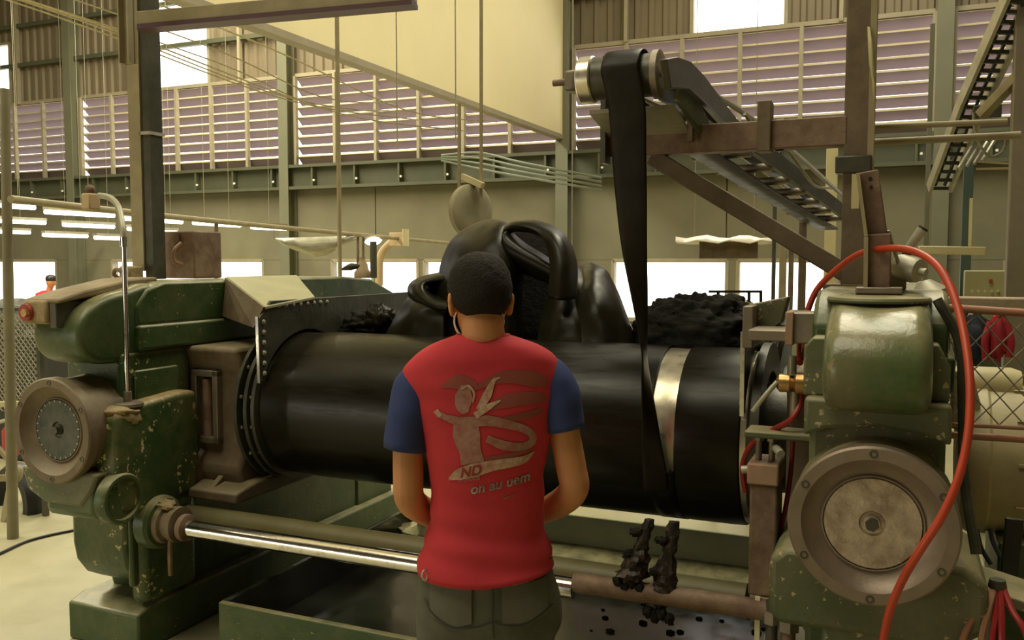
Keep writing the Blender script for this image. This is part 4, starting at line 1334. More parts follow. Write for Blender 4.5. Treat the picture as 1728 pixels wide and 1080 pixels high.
for k in range(5):
    part('indicator', MB().cyl(at(1640 + 11 * k, 491, Y=5.52), at(1640 + 11 * k, 491, Y=5.50), .009, seg=8), CREAM, t)
part('emblem', MB().box(at(1672, 475, Y=5.525), (.02, .004, .028)), REDB, t)
single('red_canister', MB().lathe(at(1593, 512, Y=5.0), (0, 0, 1), [(.03, 0), (.033, .01), (.033, .10), (.02, .12), (.012, .13)], 16), REDB, 'small dull red canister above the end of the guard rail', 'canister')
for k, (x, y0, y1, Y, wd_, m_, lab) in enumerate(((1405, 250, 470, 7.5, .09, CREAM, 'pale upright post beyond the sloping conveyor'), (1574, 40, 420, 7.0, .035, COLM, 'thin dark post beyond the switch handle'),
                                              (1308, 330, 525, 7.2, .03, DARKSTEEL, 'thin dark post left of the window stanchions'), (1322, 400, 525, 6.8, .05, PIPEM, 'middle stanchion before the right window'),
                                              (1336, 395, 525, 6.6, .035, BROWN, 'stanchion nearest the right housing'))):
    p, q = at(x, y0, Y=Y), at(x, y1, Y=Y)
    single('upright_post', MB().bx(p.x - wd_ / 2, p.x + wd_ / 2, p.y - wd_ / 2, p.y + wd_ / 2, 0, p.z), m_, lab, 'post', bevel=.003)
t = thing('covered_board', 'brown board wrapped in crinkled plastic hanging before the right windows', 'board', at(1225, 440, Y=8.5))
rows = [[at(1140 + 18 * k, 408 + 3 * math.sin(k * 2.1), Y=8.4) for k in range(10)], [at(1140 + 18 * k, 400 + 3 * math.sin(k * 1.7), Y=8.5) for k in range(10)],
        [at(1142 + 18 * k, 410 + 2 * math.sin(k), Y=8.62) for k in range(10)]]
part('plastic_top', MB().grid(rows), mk('crinkled_plastic', (.75, .7, .6), None, 4, .15), t, solid=.01)
part('board', MB().bar(at(1180, 422, Y=8.5), at(1278, 422, Y=8.5), .04, .16), BROWN, t)
part('hanger', MB().cyl(at(1172, 405, Y=8.5), Vector((at(1172, 405, Y=8.5).x, at(1172, 405, Y=8.5).y, 9.9)), .004, seg=5), WIRE, t)
part('hanger', MB().cyl(at(1272, 405, Y=8.5), Vector((at(1272, 405, Y=8.5).x, at(1272, 405, Y=8.5).y, 9.9)), .004, seg=5), WIRE, t)
t = thing('feed_cart', 'dark green cart frame behind the crumbly rubber', 'cart', at(1240, 540, Y=5.6))
part('top_bar', MB().bar(at(1196, 492, Y=5.6), at(1286, 492, Y=5.6), .02, .015), BLACK, t)
for x in (1212, 1264, 1284):
    part('upright', MB().bar(at(x, 492, Y=5.6), at(x, 560, Y=5.6), .018, .018), BLACK, t)
part('tub', MB().blob(at(1240, 530, Y=5.65), (.16, .1, .10), .1, 2, 20, 12), GREEN_PALE, t)
part('leg', MB().bar(at(1212, 540, Y=5.6), Vector((at(1212, 540, Y=5.6).x, at(1212, 540, Y=5.6).y, 0)), .03, .03).bar(at(1270, 540, Y=5.6), Vector((at(1270, 540, Y=5.6).x, at(1270, 540, Y=5.6).y, 0)), .03, .03), BLACK, t)

# ---------------------------------------------------------------- left and middle background
pb = at(257, 470, v=-.10)
t = thing('gantry_post', 'tall steel post standing on the left housing', 'post', (pb.x, -.1, 1.56))
part('shaded_face', MB().bx(pb.x - .0, pb.x + .05, -.14, -.06, 1.56, 3.25), DARKSTEEL, t)  # shaded side of the post put in as a darker material
part('lit_face', MB().bx(pb.x - .075, pb.x - .0, -.15, -.05, 1.60, 3.25), PIPEM, t, 'lit face of the post in a paler colour')  # lit side of the same post put in as a paler material
part('clip', MB().bx(pb.x - .01, pb.x + .055, -.15, -.05, 2.255, 2.27), GALV, t)
b0, b1 = at(235, 34, Y=4.15), at(700, -8, Y=3.9)
part('cross_beam', MB().bar(b0, b1, .07, .06), PIPEM, t, 'dusty yellowish cross beam', bevel=.004)
part('beam_flange', MB().bar(b0 - Vector((0, 0, .04)), b1 - Vector((0, 0, .04)), .09, .02), mk('purple_brown_paint', (.10, .05, .06), None, 4, .5), t)
pc = at(221, 108, Y=3.95)
t = thing('hanging_channel', 'pale steel channel hanging beside the top of the gantry post', 'channel', (pc.x, pc.y, pc.z))
part('web', MB().bx(pc.x - .03, pc.x + .03, pc.y - .01, pc.y + .01, pc.z, pc.z + 1.0), PIPEM, t)
part('side_flange', MB().bx(pc.x + .022, pc.x + .03, pc.y - .04, pc.y + .0, pc.z, pc.z + 1.0).bx(pc.x - .03, pc.x - .022, pc.y - .04, pc.y + .0, pc.z, pc.z + 1.0), PIPEM, t)
for k in range(4):
    part('bolt_hole', MB().cyl((pc.x + .01, pc.y - .012, pc.z + .02 + .1 * k), (pc.x + .01, pc.y - .016, pc.z + .02 + .1 * k), .005, seg=8), BLACK, t)
wx = at(322, 470, v=.15)
t = thing('winch_box', 'dusty brown box with a loop handle on top of the left housing', 'box', (wx.x, .15, 1.56))
part('box', MB().bx(wx.x - .10, wx.x + .11, .06, .26, 1.56, 1.80), RUST, t, bevel=.008)
part('handle', MB().tube([(wx.x + .05, .04, 1.74), (wx.x + .03, .01, 1.70), (wx.x + .03, .01, 1.65), (wx.x + .05, .04, 1.63)], .010, 8), PINKSTEEL, t)
part('lug', MB().bx(wx.x - .02, wx.x + .02, .05, .07, 1.745, 1.785), RUST, t)
t = thing('tie_shackle', 'dusty shackle at the foot of the gantry post', 'shackle', (pb.x - .06, -.2, 1.56))
part('block', MB().bx(pb.x - .05, pb.x + .02, -.26, -.17, 1.56, 1.625), TANDUST, t, bevel=.01)
part('ring', MB().tube([(pb.x - .09, -.25, 1.585), (pb.x - .06, -.26, 1.61), (pb.x - .03, -.25, 1.585), (pb.x - .06, -.24, 1.565)], .010, 8, closed=True), RUST, t)
# chrome stand with bent hose
r0, r1 = at(216, 692, v=-.70), at(209, 400, v=-.70)
t = thing('chrome_stand', 'slim chrome rod with round foot standing on the left adjuster', 'rod', (r0.x, r0.y, r0.z))
part('rod', MB().tube([r0, r1], .0105, 12, smooth=0), CHROME, t)
part('foot', MB().lathe(Vector((r0.x, r0.y, 1.052)), (0, 0, 1), [(.062, 0), (.062, .012), (.05, .016), (.016, .018), (.016, .06)], 24), DULLSTEEL, t)
part('goose_neck', MB().tube([r1 + Vector((0, 0, -.02)), at(207, 385, v=-.70), at(200, 350, v=-.66), at(186, 334, v=-.62), at(168, 330, v=-.58)], .013, 10), GALV, t, 'dull bent neck')
part('collar', MB().cyl(r1 + Vector((0, 0, -.04)), r1 + Vector((0, 0, .0)), .015, seg=12), CHROME, t)
bq = at(152, 350, v=-.55)
part('clamp_head', MB().bx(bq.x - .02, bq.x + .03, -.58, -.52, bq.z - .01, bq.z + .06), CARD, t, bevel=.006)
part('clamp_knob', MB().blob(at(152, 320, v=-.55), (.022, .022, .022), 0, 1, 14, 10), RUST, t)

pl = at(14, 700, Y=5.2)
single('thin_pole', MB().cyl((pl.x, pl.y, 0), at(8, 150, Y=5.2), .032, .026, seg=12), mk('olive_pole_paint', (.2, .175, .095), (.15, .13, .075), 5, .6), 'thin pale pole at the left picture edge', 'pole')
single('thin_pole', MB().cyl(at(574, 484, Y=6.5), at(568, -20, Y=6.5), .016, seg=10), PIPEM, 'thin pipe dropping from above beside the middle wall column', 'pole')
for k, (x, y1, y0, Y, lab) in enumerate(((775, 400, 175, 6.2, 'left cable pipe beside the hanging wheel'), (812, 345, -20, 6.2, 'right cable pipe beside the hanging wheel'), (604, 475, 394, 9.75, 'left of two short drop pipes under the rail'),
                                         (613, 455, 395, 9.85, 'right of two short drop pipes under the rail'), (365, 470, 372, 7.4, 'short drop pipe right of the winch box'))):
    single('drop_pipe', MB().cyl(at(x, y1, Y=Y), at(x, y0, Y=Y), .013 if k < 2 else .016, seg=8), PIPEM if k < 2 else BROWN, lab, 'pipe')
for k, x in enumerate((672, 770, 965)):
    p = at(x, 420, Y=9)
    z0 = at(x, [250, 235, 420][k], Y=9).z
    single('hanging_wire', MB().cyl((p.x, p.y, z0), (p.x, p.y, 9.9), .007, seg=6), WIRE,
           ['leftmost thin wire before the beige partition', 'middle thin wire before the beige partition', 'long thin wire along the partition corner'][k], 'wire', group='hanging wires')
t = thing('hanging_pulley', 'pale dusty wheel hanging above the rubber dome', 'pulley', at(794, 352, Y=6.2))
wc = at(796, 356, Y=6.2)
axw = Vector((.85, -.35, 0)).normalized()
part('rim', MB().lathe(wc - axw * .04, axw, [(.10, 0), (.175, .0), (.185, .01), (.185, .05), (.17, .06), (.10, .06)], 40), mk('dusty_wheel', (.36, .32, .2), (.28, .25, .17), 7, .7), t)
part('disc', MB().lathe(wc - axw * .03, axw, [(.02, 0), (.11, .01), (.11, .03), (.02, .04)], 32), PIPEM, t)
part('yoke', MB().bar(wc + Vector((-.07, -.01, .24)), wc + Vector((.09, -.01, .17)), .05, .04), CREAM, t)
t = thing('overhead_rail', 'long dusty pipe rail running back past the left housing', 'pipe', at(20, 337, Y=5.0))
rl = [at(18, 336, Y=5.0), at(300, 367, Y=6.9), at(560, 392, Y=9.2), at(765, 411, Y=12.0)]
part('pipe', MB().tube(rl, .022, 10, smooth=4), PIPEM, t)
jb = at(672, 404, Y=10.6)
t2 = thing('junction_box', 'tan junction box on the pipe rail', 'box', tuple(jb))
part('box', MB().box(jb, (.19, .1, .16)), CARD, t2, bevel=.006)
part('cover', MB().box(jb + Vector((.10, -.0, .02)), (.02, .13, .20)), CREAM, t2)
part('conduit', MB().tube([jb + Vector((-.08, 0, -.02)), jb + Vector((-.2, 0, -.12)), jb + Vector((-.26, 0, -.25)), jb + Vector((-.27, 0, -.55))], .045, 10), CARD, t2)
va = at(612, 462, v=1.0)
t = thing('air_valve', 'tan valve with dark lever on the rear of the left housing', 'valve', (va.x, 1.0, 1.56))
part('body', MB().lathe((va.x, 1.0, 1.55), (0, 0, 1), [(.05, 0), (.05, .03), (.035, .05), (.03, .08), (.018, .10), (.018, .12)], 16), CARD, t)
part('lever', MB().tube([(va.x, .98, 1.62), (va.x - .06, .97, 1.615), (va.x - .12, .97, 1.60)], [.012, .022, .008], 10), DARKSTEEL, t)
part('pipe', MB().cyl((va.x + .075, 1.0, 1.55), (va.x + .075, 1.0, 1.76), .020, seg=12), COLM, t)
wl = at(630, 407, Y=10.0)
t = thing('work_light', 'small bright work light under the pipe rail', 'lamp', tuple(wl))
part('bulb', MB().blob(wl, (.10, .06, .045), .2, 2, 16, 10), TUBEM, t)
part('hanger', MB().cyl(wl, wl + Vector((0, 0, .10)), .012, seg=6), WIRE, t)
t = thing('plastic_sheet', 'sagging clear plastic sheet slung under the pipe rail', 'plastic sheet', tuple(at(520, 420, Y=9.6)))
rows = []
for k in range(9):
    x = 462 + 17 * k
    dr = math.sin(k / 8 * math.pi)
    rows.append([at(x, 402 - k * .5, Y=9.5), at(x, 402 + 16 * dr + 3 * math.sin(k * 2.3), Y=9.45), at(x + 3, 402 + 30 * dr + 2 * math.sin(k * 1.7), Y=9.6)])
part('sheet', MB().grid(rows), PLASTIC, t, solid=.004, sharp=None)
part('tie', MB().cyl(at(462, 404, Y=9.5), at(462, 386, Y=9.5), .006, seg=6).cyl(at(598, 402, Y=9.5), at(598, 396, Y=9.5), .006, seg=6), WIRE, t)
for k, (x, y) in enumerate(((358, 69), (362, 92), (130, 18), (78, 6), (440, 60), (180, 30))):
    p = at(x, y, z=4.75 - .12 * k)
    pts = [Vector((p.x, p.y - 4, p.z)), Vector((p.x, p.y, p.z - .1)), Vector((p.x, (p.y + VW) / 2, p.z - .35)), Vector((p.x + .1, VW - .3, p.z - .1))]
    single('overhead_cable', MB().tube(pts, .010, 6), WIRE, ['slack cable crossing high before the bright left skylight', 'second slack cable just below the first by the skylight', 'slack cable left of the hanging channel',
           'slack cable near the upper left corner', 'slack cable nearest the partition', 'slack cable passing behind the hanging channel'][k], 'cable', group='slack overhead cables')
for k in range(4):
    pts = [at(745, 262 + 3 * k, Y=15.5), at(810, 258 + 9 * k, Y=15), at(880, 274 + 8 * k, Y=14), at(1015, 300 + 7 * k, Y=13.0)]
    single('cable_run', MB().tube(pts, .02, 6), mk('grey_green_cable', (.13, .15, .11), None, 4, .5) if k == 0 else bpy.data.materials['grey_green_cable'],
           ['topmost', 'second', 'third', 'lowest'][k] + ' of the drooping cables below the partition foot', 'cable', group='drooping cables')

t = thing('chain_link_fence', 'chain link fence panel left of the left housing', 'fence', tuple(at(50, 660, Y=5.6)))
c0, c1 = at(-40, 520, Y=5.9), at(128, 690, Y=5.9)
cw = MB()
pit = .043
H_ = c0.z - c1.z
W_ = c1.x - c0.x
n = int((W_ + H_) / pit) + 1
for k in range(n):
    for s in (1, -1):
        x0 = -H_ + k * pit
        p = Vector((x0 if s > 0 else x0 + H_, 0, 0))
        q = Vector((x0 + H_ if s > 0 else x0, 0, H_))
        d = q - p
        lo_, hi_ = sorted(((0 - p.x) / d.x, (W_ - p.x) / d.x))
        ta, tb = max(0, lo_), min(1, hi_)
        if tb - ta > .02:
            o = Vector((c0.x, c0.y, c1.z))
            cw.cyl(o + p + d * ta, o + p + d * tb, .0032, seg=4, caps=False)
part('chain_link', cw, WIRE, t)
part('top_rail', MB().bar((c0.x, c0.y, c0.z), (c1.x, c0.y, c0.z), .02, .02), DARKSTEEL, t)
part('post', MB().bar((c1.x, c0.y, 0), (c1.x, c0.y, c0.z), .03, .03), DARKSTEEL, t)
p = at(40, 640, Y=7.2)
t = thing('dark_machine', 'dark machine standing behind the left chain link fence', 'machine', (p.x, p.y, 0))
part('body', MB().bx(p.x - 1.2, p.x + .55, p.y, p.y + .7, 0, 1.05), mk('near_black_paint', (.018, .018, .016), (.03, .03, .024), 5, .7), t, bevel=.02)
part('hood', MB().blob((p.x - .2, p.y + .3, 1.1), (.7, .3, .22), .3, 2.5, 30, 18, seed=4), mk('grey_tarp', (.09, .09, .075), (.05, .05, .045), 6, .8), t, 'crumpled grey cover')
t = thing('pale_stand', 'pale tubular stand at the left edge beside the round adjuster', 'stand', tuple(at(10, 880, z=0)))
s0 = at(10, 880, z=0)
YS = (FR @ s0).y
part('top_bar', MB().bar(at(-60, 684, Y=YS), at(33, 681, Y=YS), .03, .03), CREAM, t)
part('lower_bar', MB().tube([at(-60, 722, Y=YS), at(0, 712, Y=YS), at(22, 704, Y=YS)], .012, 8), GALV, t)
part('leg', MB().bar(at(-12, 745, Y=YS), at(26, 790, Y=YS), .03, .02), PIPEM, t)
part('leg', MB().bar(at(24, 795, Y=YS), at(8, 880, Y=YS), .045, .03, up=(0, 1, 0)), PIPEM, t)
part('brace', MB().bar(at(-40, 808, Y=YS), at(26, 806, Y=YS), .02, .04), PIPEM, t)
part('hub', MB().blob(at(24, 800, Y=YS - .05), (.05, .05, .06), 0, 1, 14, 10), PIPEM, t)
tc_ = at(28, 845, Y=YS + .3)
single('old_tyre', MB().lathe(tc_ - Vector((0, .05, .0)), (.2, 1, 0), [(.17, .0), (.23, .0), (.25, .03), (.25, .09), (.23, .12), (.17, .12), (.17, 0)], 36, caps=False), BLACK, 'black tyre leaning behind the pale stand', 'tyre')
single('red_can', MB().lathe(at(19, 770, Y=YS + .2), (0, 0, 1), [(.04, 0), (.05, .01), (.05, .17), (.03, .2), (.03, .24)], 16), REDB, 'small red can behind the pale stand', 'can')
single('floor_cable', MB().tube([at(-30, 945, z=.008), at(0, 934, z=.008), at(50, 912, z=.008), at(118, 896, z=.008), at(190, 884, z=.008)], .009, 6), BLACK, 'thin dark cable lying across the floor at left', 'cable')


# ---------------------------------------------------------------- people
def remeshed(mb, voxel, smooth=4):
    me = bpy.data.meshes.new('tmp')
    me.from_pydata(mb.v, [], mb.f)
    bm = bmesh.new()
    bm.from_mesh(me)
    bmesh.ops.recalc_face_normals(bm, faces=bm.faces)
    bm.to_mesh(me)
    bm.free()
    o = bpy.data.objects.new('tmp', me)
    COL.objects.link(o)
    m = o.modifiers.new('r', 'REMESH')
    m.mode = 'VOXEL'
    m.voxel_size = voxel
    if smooth:
        s = o.modifiers.new('s', 'SMOOTH')
        s.iterations = smooth
        s.factor = .5
    dg = bpy.context.evaluated_depsgraph_get()
    ev = o.evaluated_get(dg)
    me2 = bpy.data.meshes.new_from_object(ev)
    out = MB()
    out.v = [v.co.copy() for v in me2.vertices]
    out.f = [tuple(p.vertices) for p in me2.polygons]
    bpy.data.objects.remove(o)
    bpy.data.meshes.remove(me)
    bpy.data.meshes.remove(me2)
    return out


def ell(c, a, b, n=28, p=2.3):
    out = []
    for k in range(n):
        t_ = 2 * math.pi * k / n
        ct, st_ = math.cos(t_), math.sin(t_)
        out.append(Vector((c[0] + a * math.copysign(abs(ct) ** (2 / p), ct), c[1] + b * math.copysign(abs(st_) ** (2 / p), st_), c[2])))
    return out


def pw(x, y, Y=2.4):
    return FR @ at(x, y, Y=Y)


SK = mk('skin', (0.56, 0.25, 0.105), (0.51, 0.215, 0.09), 8, .55)
HAIR = mk('black_hair', (0.010, 0.008, 0.005), (0.018, 0.013, 0.008), 60, .75, bump=.9, bscale=130, streak=(3, 3, .6), spec=.25)
SHRED = mk('red_tshirt', (0.52, 0.028, 0.042), (0.48, 0.025, 0.037), 4, .85, bump=.08, bscale=120)
SHBLUE = mk('blue_sleeve', (0.025, 0.042, 0.15), (0.022, 0.037, 0.13), 4, .85, bump=.08, bscale=120)
JEAN = mk('dark_grey_trousers', (0.075, 0.075, 0.055), (0.11, 0.11, 0.08), 7, .85, bump=.2)
JEAND = mk('trouser_seam', (0.04, 0.038, 0.028), None, 4, .85)
WHITE = mk('white_mask', (0.72, 0.68, 0.62), None, 4, .7)
PRT = mk('faded_grey_print', (0.36, 0.20, 0.15), (0.30, 0.10, 0.075), 45, .8)
PRT2 = mk('pale_print', (0.50, 0.36, 0.25), (0.38, 0.16, 0.11), 60, .8)
PRD = mk('brown_print', (0.27, 0.065, 0.045), (0.24, 0.05, 0.035), 12, .8)

ID = Matrix.Identity(4)
PB = pw(815, 700)
PER = thing('person', 'worker in a red t-shirt with blue sleeves standing at the mill with back turned', 'person', (PB.x, PB.y, 0), frame=ID)

shirt_rings = [(566, 771, 859, 2.418, .060), (571, 757, 875, 2.42, .072), (584, 726, 912, 2.425, .090), (602, 700, 938, 2.43, .102), (624, 683, 949, 2.435, .108), (648, 682, 946, 2.435, .112),
               (690, 700, 937, 2.44, .120), (760, 719, 925, 2.445, .124), (830, 727, 917, 2.45, .119), (880, 727, 918, 2.455, .122), (918, 714, 926, 2.455, .132), (962, 702, 936, 2.455, .146)]


def rings_from(tab, k=1.0, n=40, hem=False):
    P = catmull([Vector((pw((l + r_) / 2, y, Yc).x, Yc, pw((l + r_) / 2, y, Yc).z)) for (y, l, r_, Yc, d) in tab], 5)
    Q = catmull([Vector(((r_ - l) / 2 * (Yc / 1500.0), d, 0)) for (y, l, r_, Yc, d) in tab], 5)
    return [ell(p, q.x * k, q.y * k, n) for p, q in zip(P, Q)]


# body: one continuous surface
B = MB()
B.loft(rings_from(shirt_rings[1:], .93, 28))
hip = pw(818, 1000, 2.455)
B.loft([ell((hip.x, 2.455, .90), .155, .11), ell((hip.x, 2.46, .80), .175, .125), ell((hip.x, 2.46, .70), .165, .12), ell((hip.x, 2.455, .64), .10, .09)])
for s, xh in ((-1, hip.x - .095), (1, hip.x + .095)):
    B.tube([(xh, 2.455, .78), (xh + s * .01, 2.45, .60), (xh + s * .015, 2.44, .44), (xh + s * .02, 2.46, .26), (xh + s * .02, 2.47, .09)], [.085, .078, .055, .052, .036], 14, smooth=5)
    B.blob((xh + s * .025, 2.51, .045), (.042, .12, .042), 0, 1, 16, 10)
arms = {'l': [pw(716, 622, 2.43), pw(700, 650, 2.43), pw(690, 720, 2.425), pw(689, 800, 2.42), pw(692, 842, 2.43), pw(716, 862, 2.53), pw(750, 876, 2.66), pw(778, 884, 2.76)],
        'r': [pw(922, 618, 2.43), pw(940, 650, 2.43), pw(951, 720, 2.425), pw(964, 790, 2.42), pw(968, 826, 2.43), pw(940, 852, 2.53), pw(900, 868, 2.65), pw(868, 880, 2.75)]}
for key, pts in arms.items():
    B.tube(pts, [.036, .042, .043, .043, .042, .041, .034, .026], 14, smooth=5)
    s = 1 if key == 'l' else -1
    W0 = pts[-1]
    B.blob(W0 + Vector((s * .025, .045, .0)), (.040, .050, .020), 0, 1, 16, 12, rot=Matrix.Rotation(-s * .5, 3, 'Z'))
    base = W0 + Vector((s * .045, .085, .0))
    for f, (off, L_) in enumerate(((-.027, .062), (-.009, .072), (.009, .068), (.026, .054))):
        p0 = base + Vector((off, -.015 - abs(off) * .3, 0))
        d = Vector((s * .35, .9, -.05)).normalized()
        p1 = p0 + d * L_ * .45
        p2 = p1 + Vector((s * .25, .7, -.65)).normalized() * L_ * .35
        p3 = p2 + Vector((s * .1, .2, -.95)).normalized() * L_ * .3
        B.tube([p0, p1, p2, p3], [.0105, .010, .009, .008], 8, smooth=3)
    th0 = W0 + Vector((s * .055, .03, .0))
    B.tube([th0, th0 + Vector((s * .022, .028, -.012)), th0 + Vector((s * .022, .058, -.022))], [.013, .0115, .009], 8, smooth=3)
# neck and head
HC = pw(810, 506, 2.42)
HR_ = Matrix.Rotation(R(13), 3, 'Z') @ Matrix.Rotation(R(-12), 3, 'X')


def hd_(x, y, z):
    return HC + HR_ @ Vector((x, y, z))


nk = pw(812, 612, 2.44)
B.tube([nk, pw(814, 580, 2.435), hd_(.003, -.012, -.085), hd_(0, .0, -.03)], [.078, .062, .058, .055], 18, smooth=4)
B.blob(hd_(0, -.004, .028), (.075, .094, .092), 0, 1, 32, 22, rot=HR_)
B.blob(hd_(0, .024, -.035), (.061, .072, .088), 0, 1, 28, 20, rot=HR_)
B.blob(hd_(0, .075, -.085), (.030, .026, .024), 0, 1, 16, 12, rot=HR_)
B.blob(hd_(0, .098, -.028), (.014, .022, .026), 0, 1, 14, 10, rot=HR_)
B.blob(hd_(0, .083, .015), (.05, .016, .016), 0, 1, 16, 10, rot=HR_)
B.blob(hd_(0, .094, -.066), (.022, .012, .009), 0, 1, 14, 10, rot=HR_)
for s in (-1, 1):
    B.blob(hd_(s * .079, -.004, -.014), (.010, .020, .034), 0, 1, 16, 12, rot=HR_ @ Matrix.Rotation(s * .35, 3, 'Z'))
    B.blob(hd_(s * .083, -.014, -.002), (.008, .014, .024), 0, 1, 14, 10, rot=HR_ @ Matrix.Rotation(s * .5, 3, 'Z'))
body = remeshed(B, .0055, 3)
bo = part('body', body, SK, PER, sharp=None)
for s in (-1, 1):
    e_ = part('eye', MB().blob(hd_(s * .031, .083, -.002), (.0125, .0115, .0115), 0, 1, 14, 10, rot=HR_), mk('eye_white', (.8, .78, .74), None, 5, .3) if s < 0 else bpy.data.materials['eye_white'], bo)
    part('iris', MB().blob(hd_(s * .031, .0925, -.002), (.0055, .003, .0055), 0, 1, 10, 8, rot=HR_), BLACK, bo)
    part('eyebrow', MB().tube([hd_(s * .014, .099, .018), hd_(s * .03, .099, .023), hd_(s * .048, .088, .018)], [.003, .004, .002], 6), HAIR, bo)

# hair
rows = []
NH, NV_ = 56, 22
for j in range(NV_ + 1):
    row = []
    for i in range(NH):
        ph = 2 * math.pi * i / NH          # 0 = back of the head
        fb = .5 + .5 * math.cos(ph)         # 1 back, 0 front
        if fb < .30:
            lim = R(60) + R(38) * fb / .30
        else:
            b_ = min(1, (fb - .30) / .5)
            lim = R(98) + R(49) * (b_ * b_ * (3 - 2 * b_))
        th = lim * j / NV_
        k_ = math.sin(th) ** .72
        d = Vector((k_ * math.sin(ph), -k_ * math.cos(ph), math.cos(th)))
        taper = 1 - .05 * max(0, (j / NV_ - .85) / .15)
        wob = 1 + .022 * noise.noise(d * 6) + .014 * noise.noise(d * 24)
        row.append(hd_(*(Vector((d.x * .0875, d.y * .107 - .004, d.z * .098 + .030)) * taper * wob)))
    rows.append(row)
hm = MB()
vs = [p for r_ in rows for p in r_]
fs = []
for j in range(NV_):
    for i in range(NH):
        fs.append((j * NH + i, (j + 1) * NH + i, (j + 1) * NH + (i + 1) % NH, j * NH + (i + 1) % NH))
hm.add(vs, fs)
ho = part('hair', hm, HAIR, PER, sharp=None, weld=True)
ms = ho.modifiers.new('t', 'SOLIDIFY')
ms.thickness = .012
ms.offset = -1
# mask with ear loops
rows = []
for j in range(9):
    row = []
    for i in range(17):
        ph = R(-92 + 184 * i / 16)
        z = .052 * (1 - j / 4)
        k = math.sqrt(max(0.05, 1 - (z / .075) ** 2))
        row.append(hd_(math.sin(ph) * .069 * k, .022 + math.cos(ph) * .088 * k, -.055 + z * (1 - .25 * abs(ph) / R(92))))
    rows.append(row)
part('face_mask', MB().grid(rows), WHITE, PER, 'white face mask', solid=.003, sharp=None)
for s in (-1, 1):
    part('mask_loop', MB().tube([hd_(s * .064, .045, -.060), hd_(s * .071, .020, -.040), hd_(s * .080, .006, -.016), hd_(s * .083, .005, .010), hd_(s * .076, .018, .016), hd_(s * .067, .036, -.012)], .0016, 6), WHITE, PER)

# shirt
S = MB()
rg = rings_from(shirt_rings, 1.0, 72)
nr = len(rg)
for i, ring in enumerate(rg):
    x = i / (nr - 1)
    cx = sum(p.x for p in ring) / len(ring)
    for p in ring:
        d = Vector((p.x - cx, p.y - 2.45, 0))
        fold = .006 * noise.noise(Vector((p.x * 7, p.y * 7, p.z * 9))) + .004 * noise.noise(Vector((p.x * 5 + 3, p.y * 5, p.z * 26)))
        if x > .6:
            fold += .006 * math.sin(p.z * 75 + p.x * 9) * (x - .6) / .4
        p += d.normalized() * fold * min(1, x * 3)
        if x > .93:
            p.z += max(0, (p.x - cx)) * .12 * (x - .93) / .07
S.loft(rg, caps=False)
sh = part('shirt', S, SHRED, PER, 'red t-shirt body', sharp=None, solid=.004)
nkr = rg[0]
part('collar', MB().tube([p + Vector((0, 0, .0)) for p in nkr], .0045, 6, smooth=0, closed=True), SHRED, sh)


def sleeve(pts, radii, hem):
    P = catmull(pts, 5)
    n = len(P)
    rings = []
    for i, p in enumerate(P):
        x = i / (n - 1) * (len(radii) - 1)
        j = min(int(x), len(radii) - 2)
        r_ = radii[j] + (radii[j + 1] - radii[j]) * (x - j)
        d = (P[min(i + 1, n - 1)] - P[max(i - 1, 0)]).normalized()
        a = Vector((0, 1, 0))
        b = d.cross(a).normalized()
        a = b.cross(d).normalized()
        ring = []
        for k in range(32):
            t_ = 2 * math.pi * k / 32
            q = p + b * math.cos(t_) * r_ + a * math.sin(t_) * r_ * 1.08
            q += (q - p).normalized() * .005 * noise.noise(q * 14)
            ring.append(q)
        rings.append(ring)
    return MB().loft(rings, caps=False)


part('sleeve', sleeve([pw(712, 636, 2.435), pw(702, 656, 2.432), pw(693, 695, 2.428), pw(684, 757, 2.424)], [.052, .062, .062, .059], 0), SHBLUE, PER, 'blue left sleeve', sharp=None, solid=.004)
part('sleeve', sleeve([pw(914, 626, 2.435), pw(932, 648, 2.432), pw(944, 682, 2.428), pw(952, 724, 2.424)], [.052, .062, .061, .057], 0), SHBLUE, PER, 'blue right sleeve', sharp=None, solid=.004)

# trousers
T = MB()
T.loft(rings_from([(925, 722, 922, 2.455, .112), (965, 710, 936, 2.455, .126), (1000, 704, 948, 2.46, .135), (1040, 703, 952, 2.46, .135), (1062, 712, 944, 2.46, .125)], 1.0, 32))
for s, xh, k in ((-1, hip.x - .100, 0), (1, hip.x + .106, 1)):
    T.tube([(xh, 2.455, .78), (xh + s * .004, 2.452, .66), (xh + s * .01, 2.445, .45), (xh + s * .012, 2.46, .26), (xh + s * .012, 2.465, .075)], [.088, .092, .079, .076, .078], 18, smooth=5)
tr = part('trousers', remeshed(T, .008, 3), JEAN, PER, sharp=None)
for s in (-1, 1):
    xh = hip.x + s * .118
    part('shoe', MB().blob((xh, 2.52, .045), (.048, .135, .05), 0, 1, 20, 12), BLACK, PER)

# print on the back of the shirt and pockets: thin pieces laid on the cloth
bvh_s = BVHTree.FromPolygons(S.v, S.f)


def laid(bvh, pts2, faces, off):
    vs_ = []
    for (x, y) in pts2:
        q = pw(x, y, 2.33)
        hit = bvh.ray_cast(Vector((q.x, 1.9, q.z)), Vector((0, 1, 0)))
        if hit[0] is None:
            vs_.append(Vector((q.x, 2.40, q.z)))
        else:
            vs_.append(hit[0] + Vector((0, -off, 0)))
    return MB().add(vs_, faces)


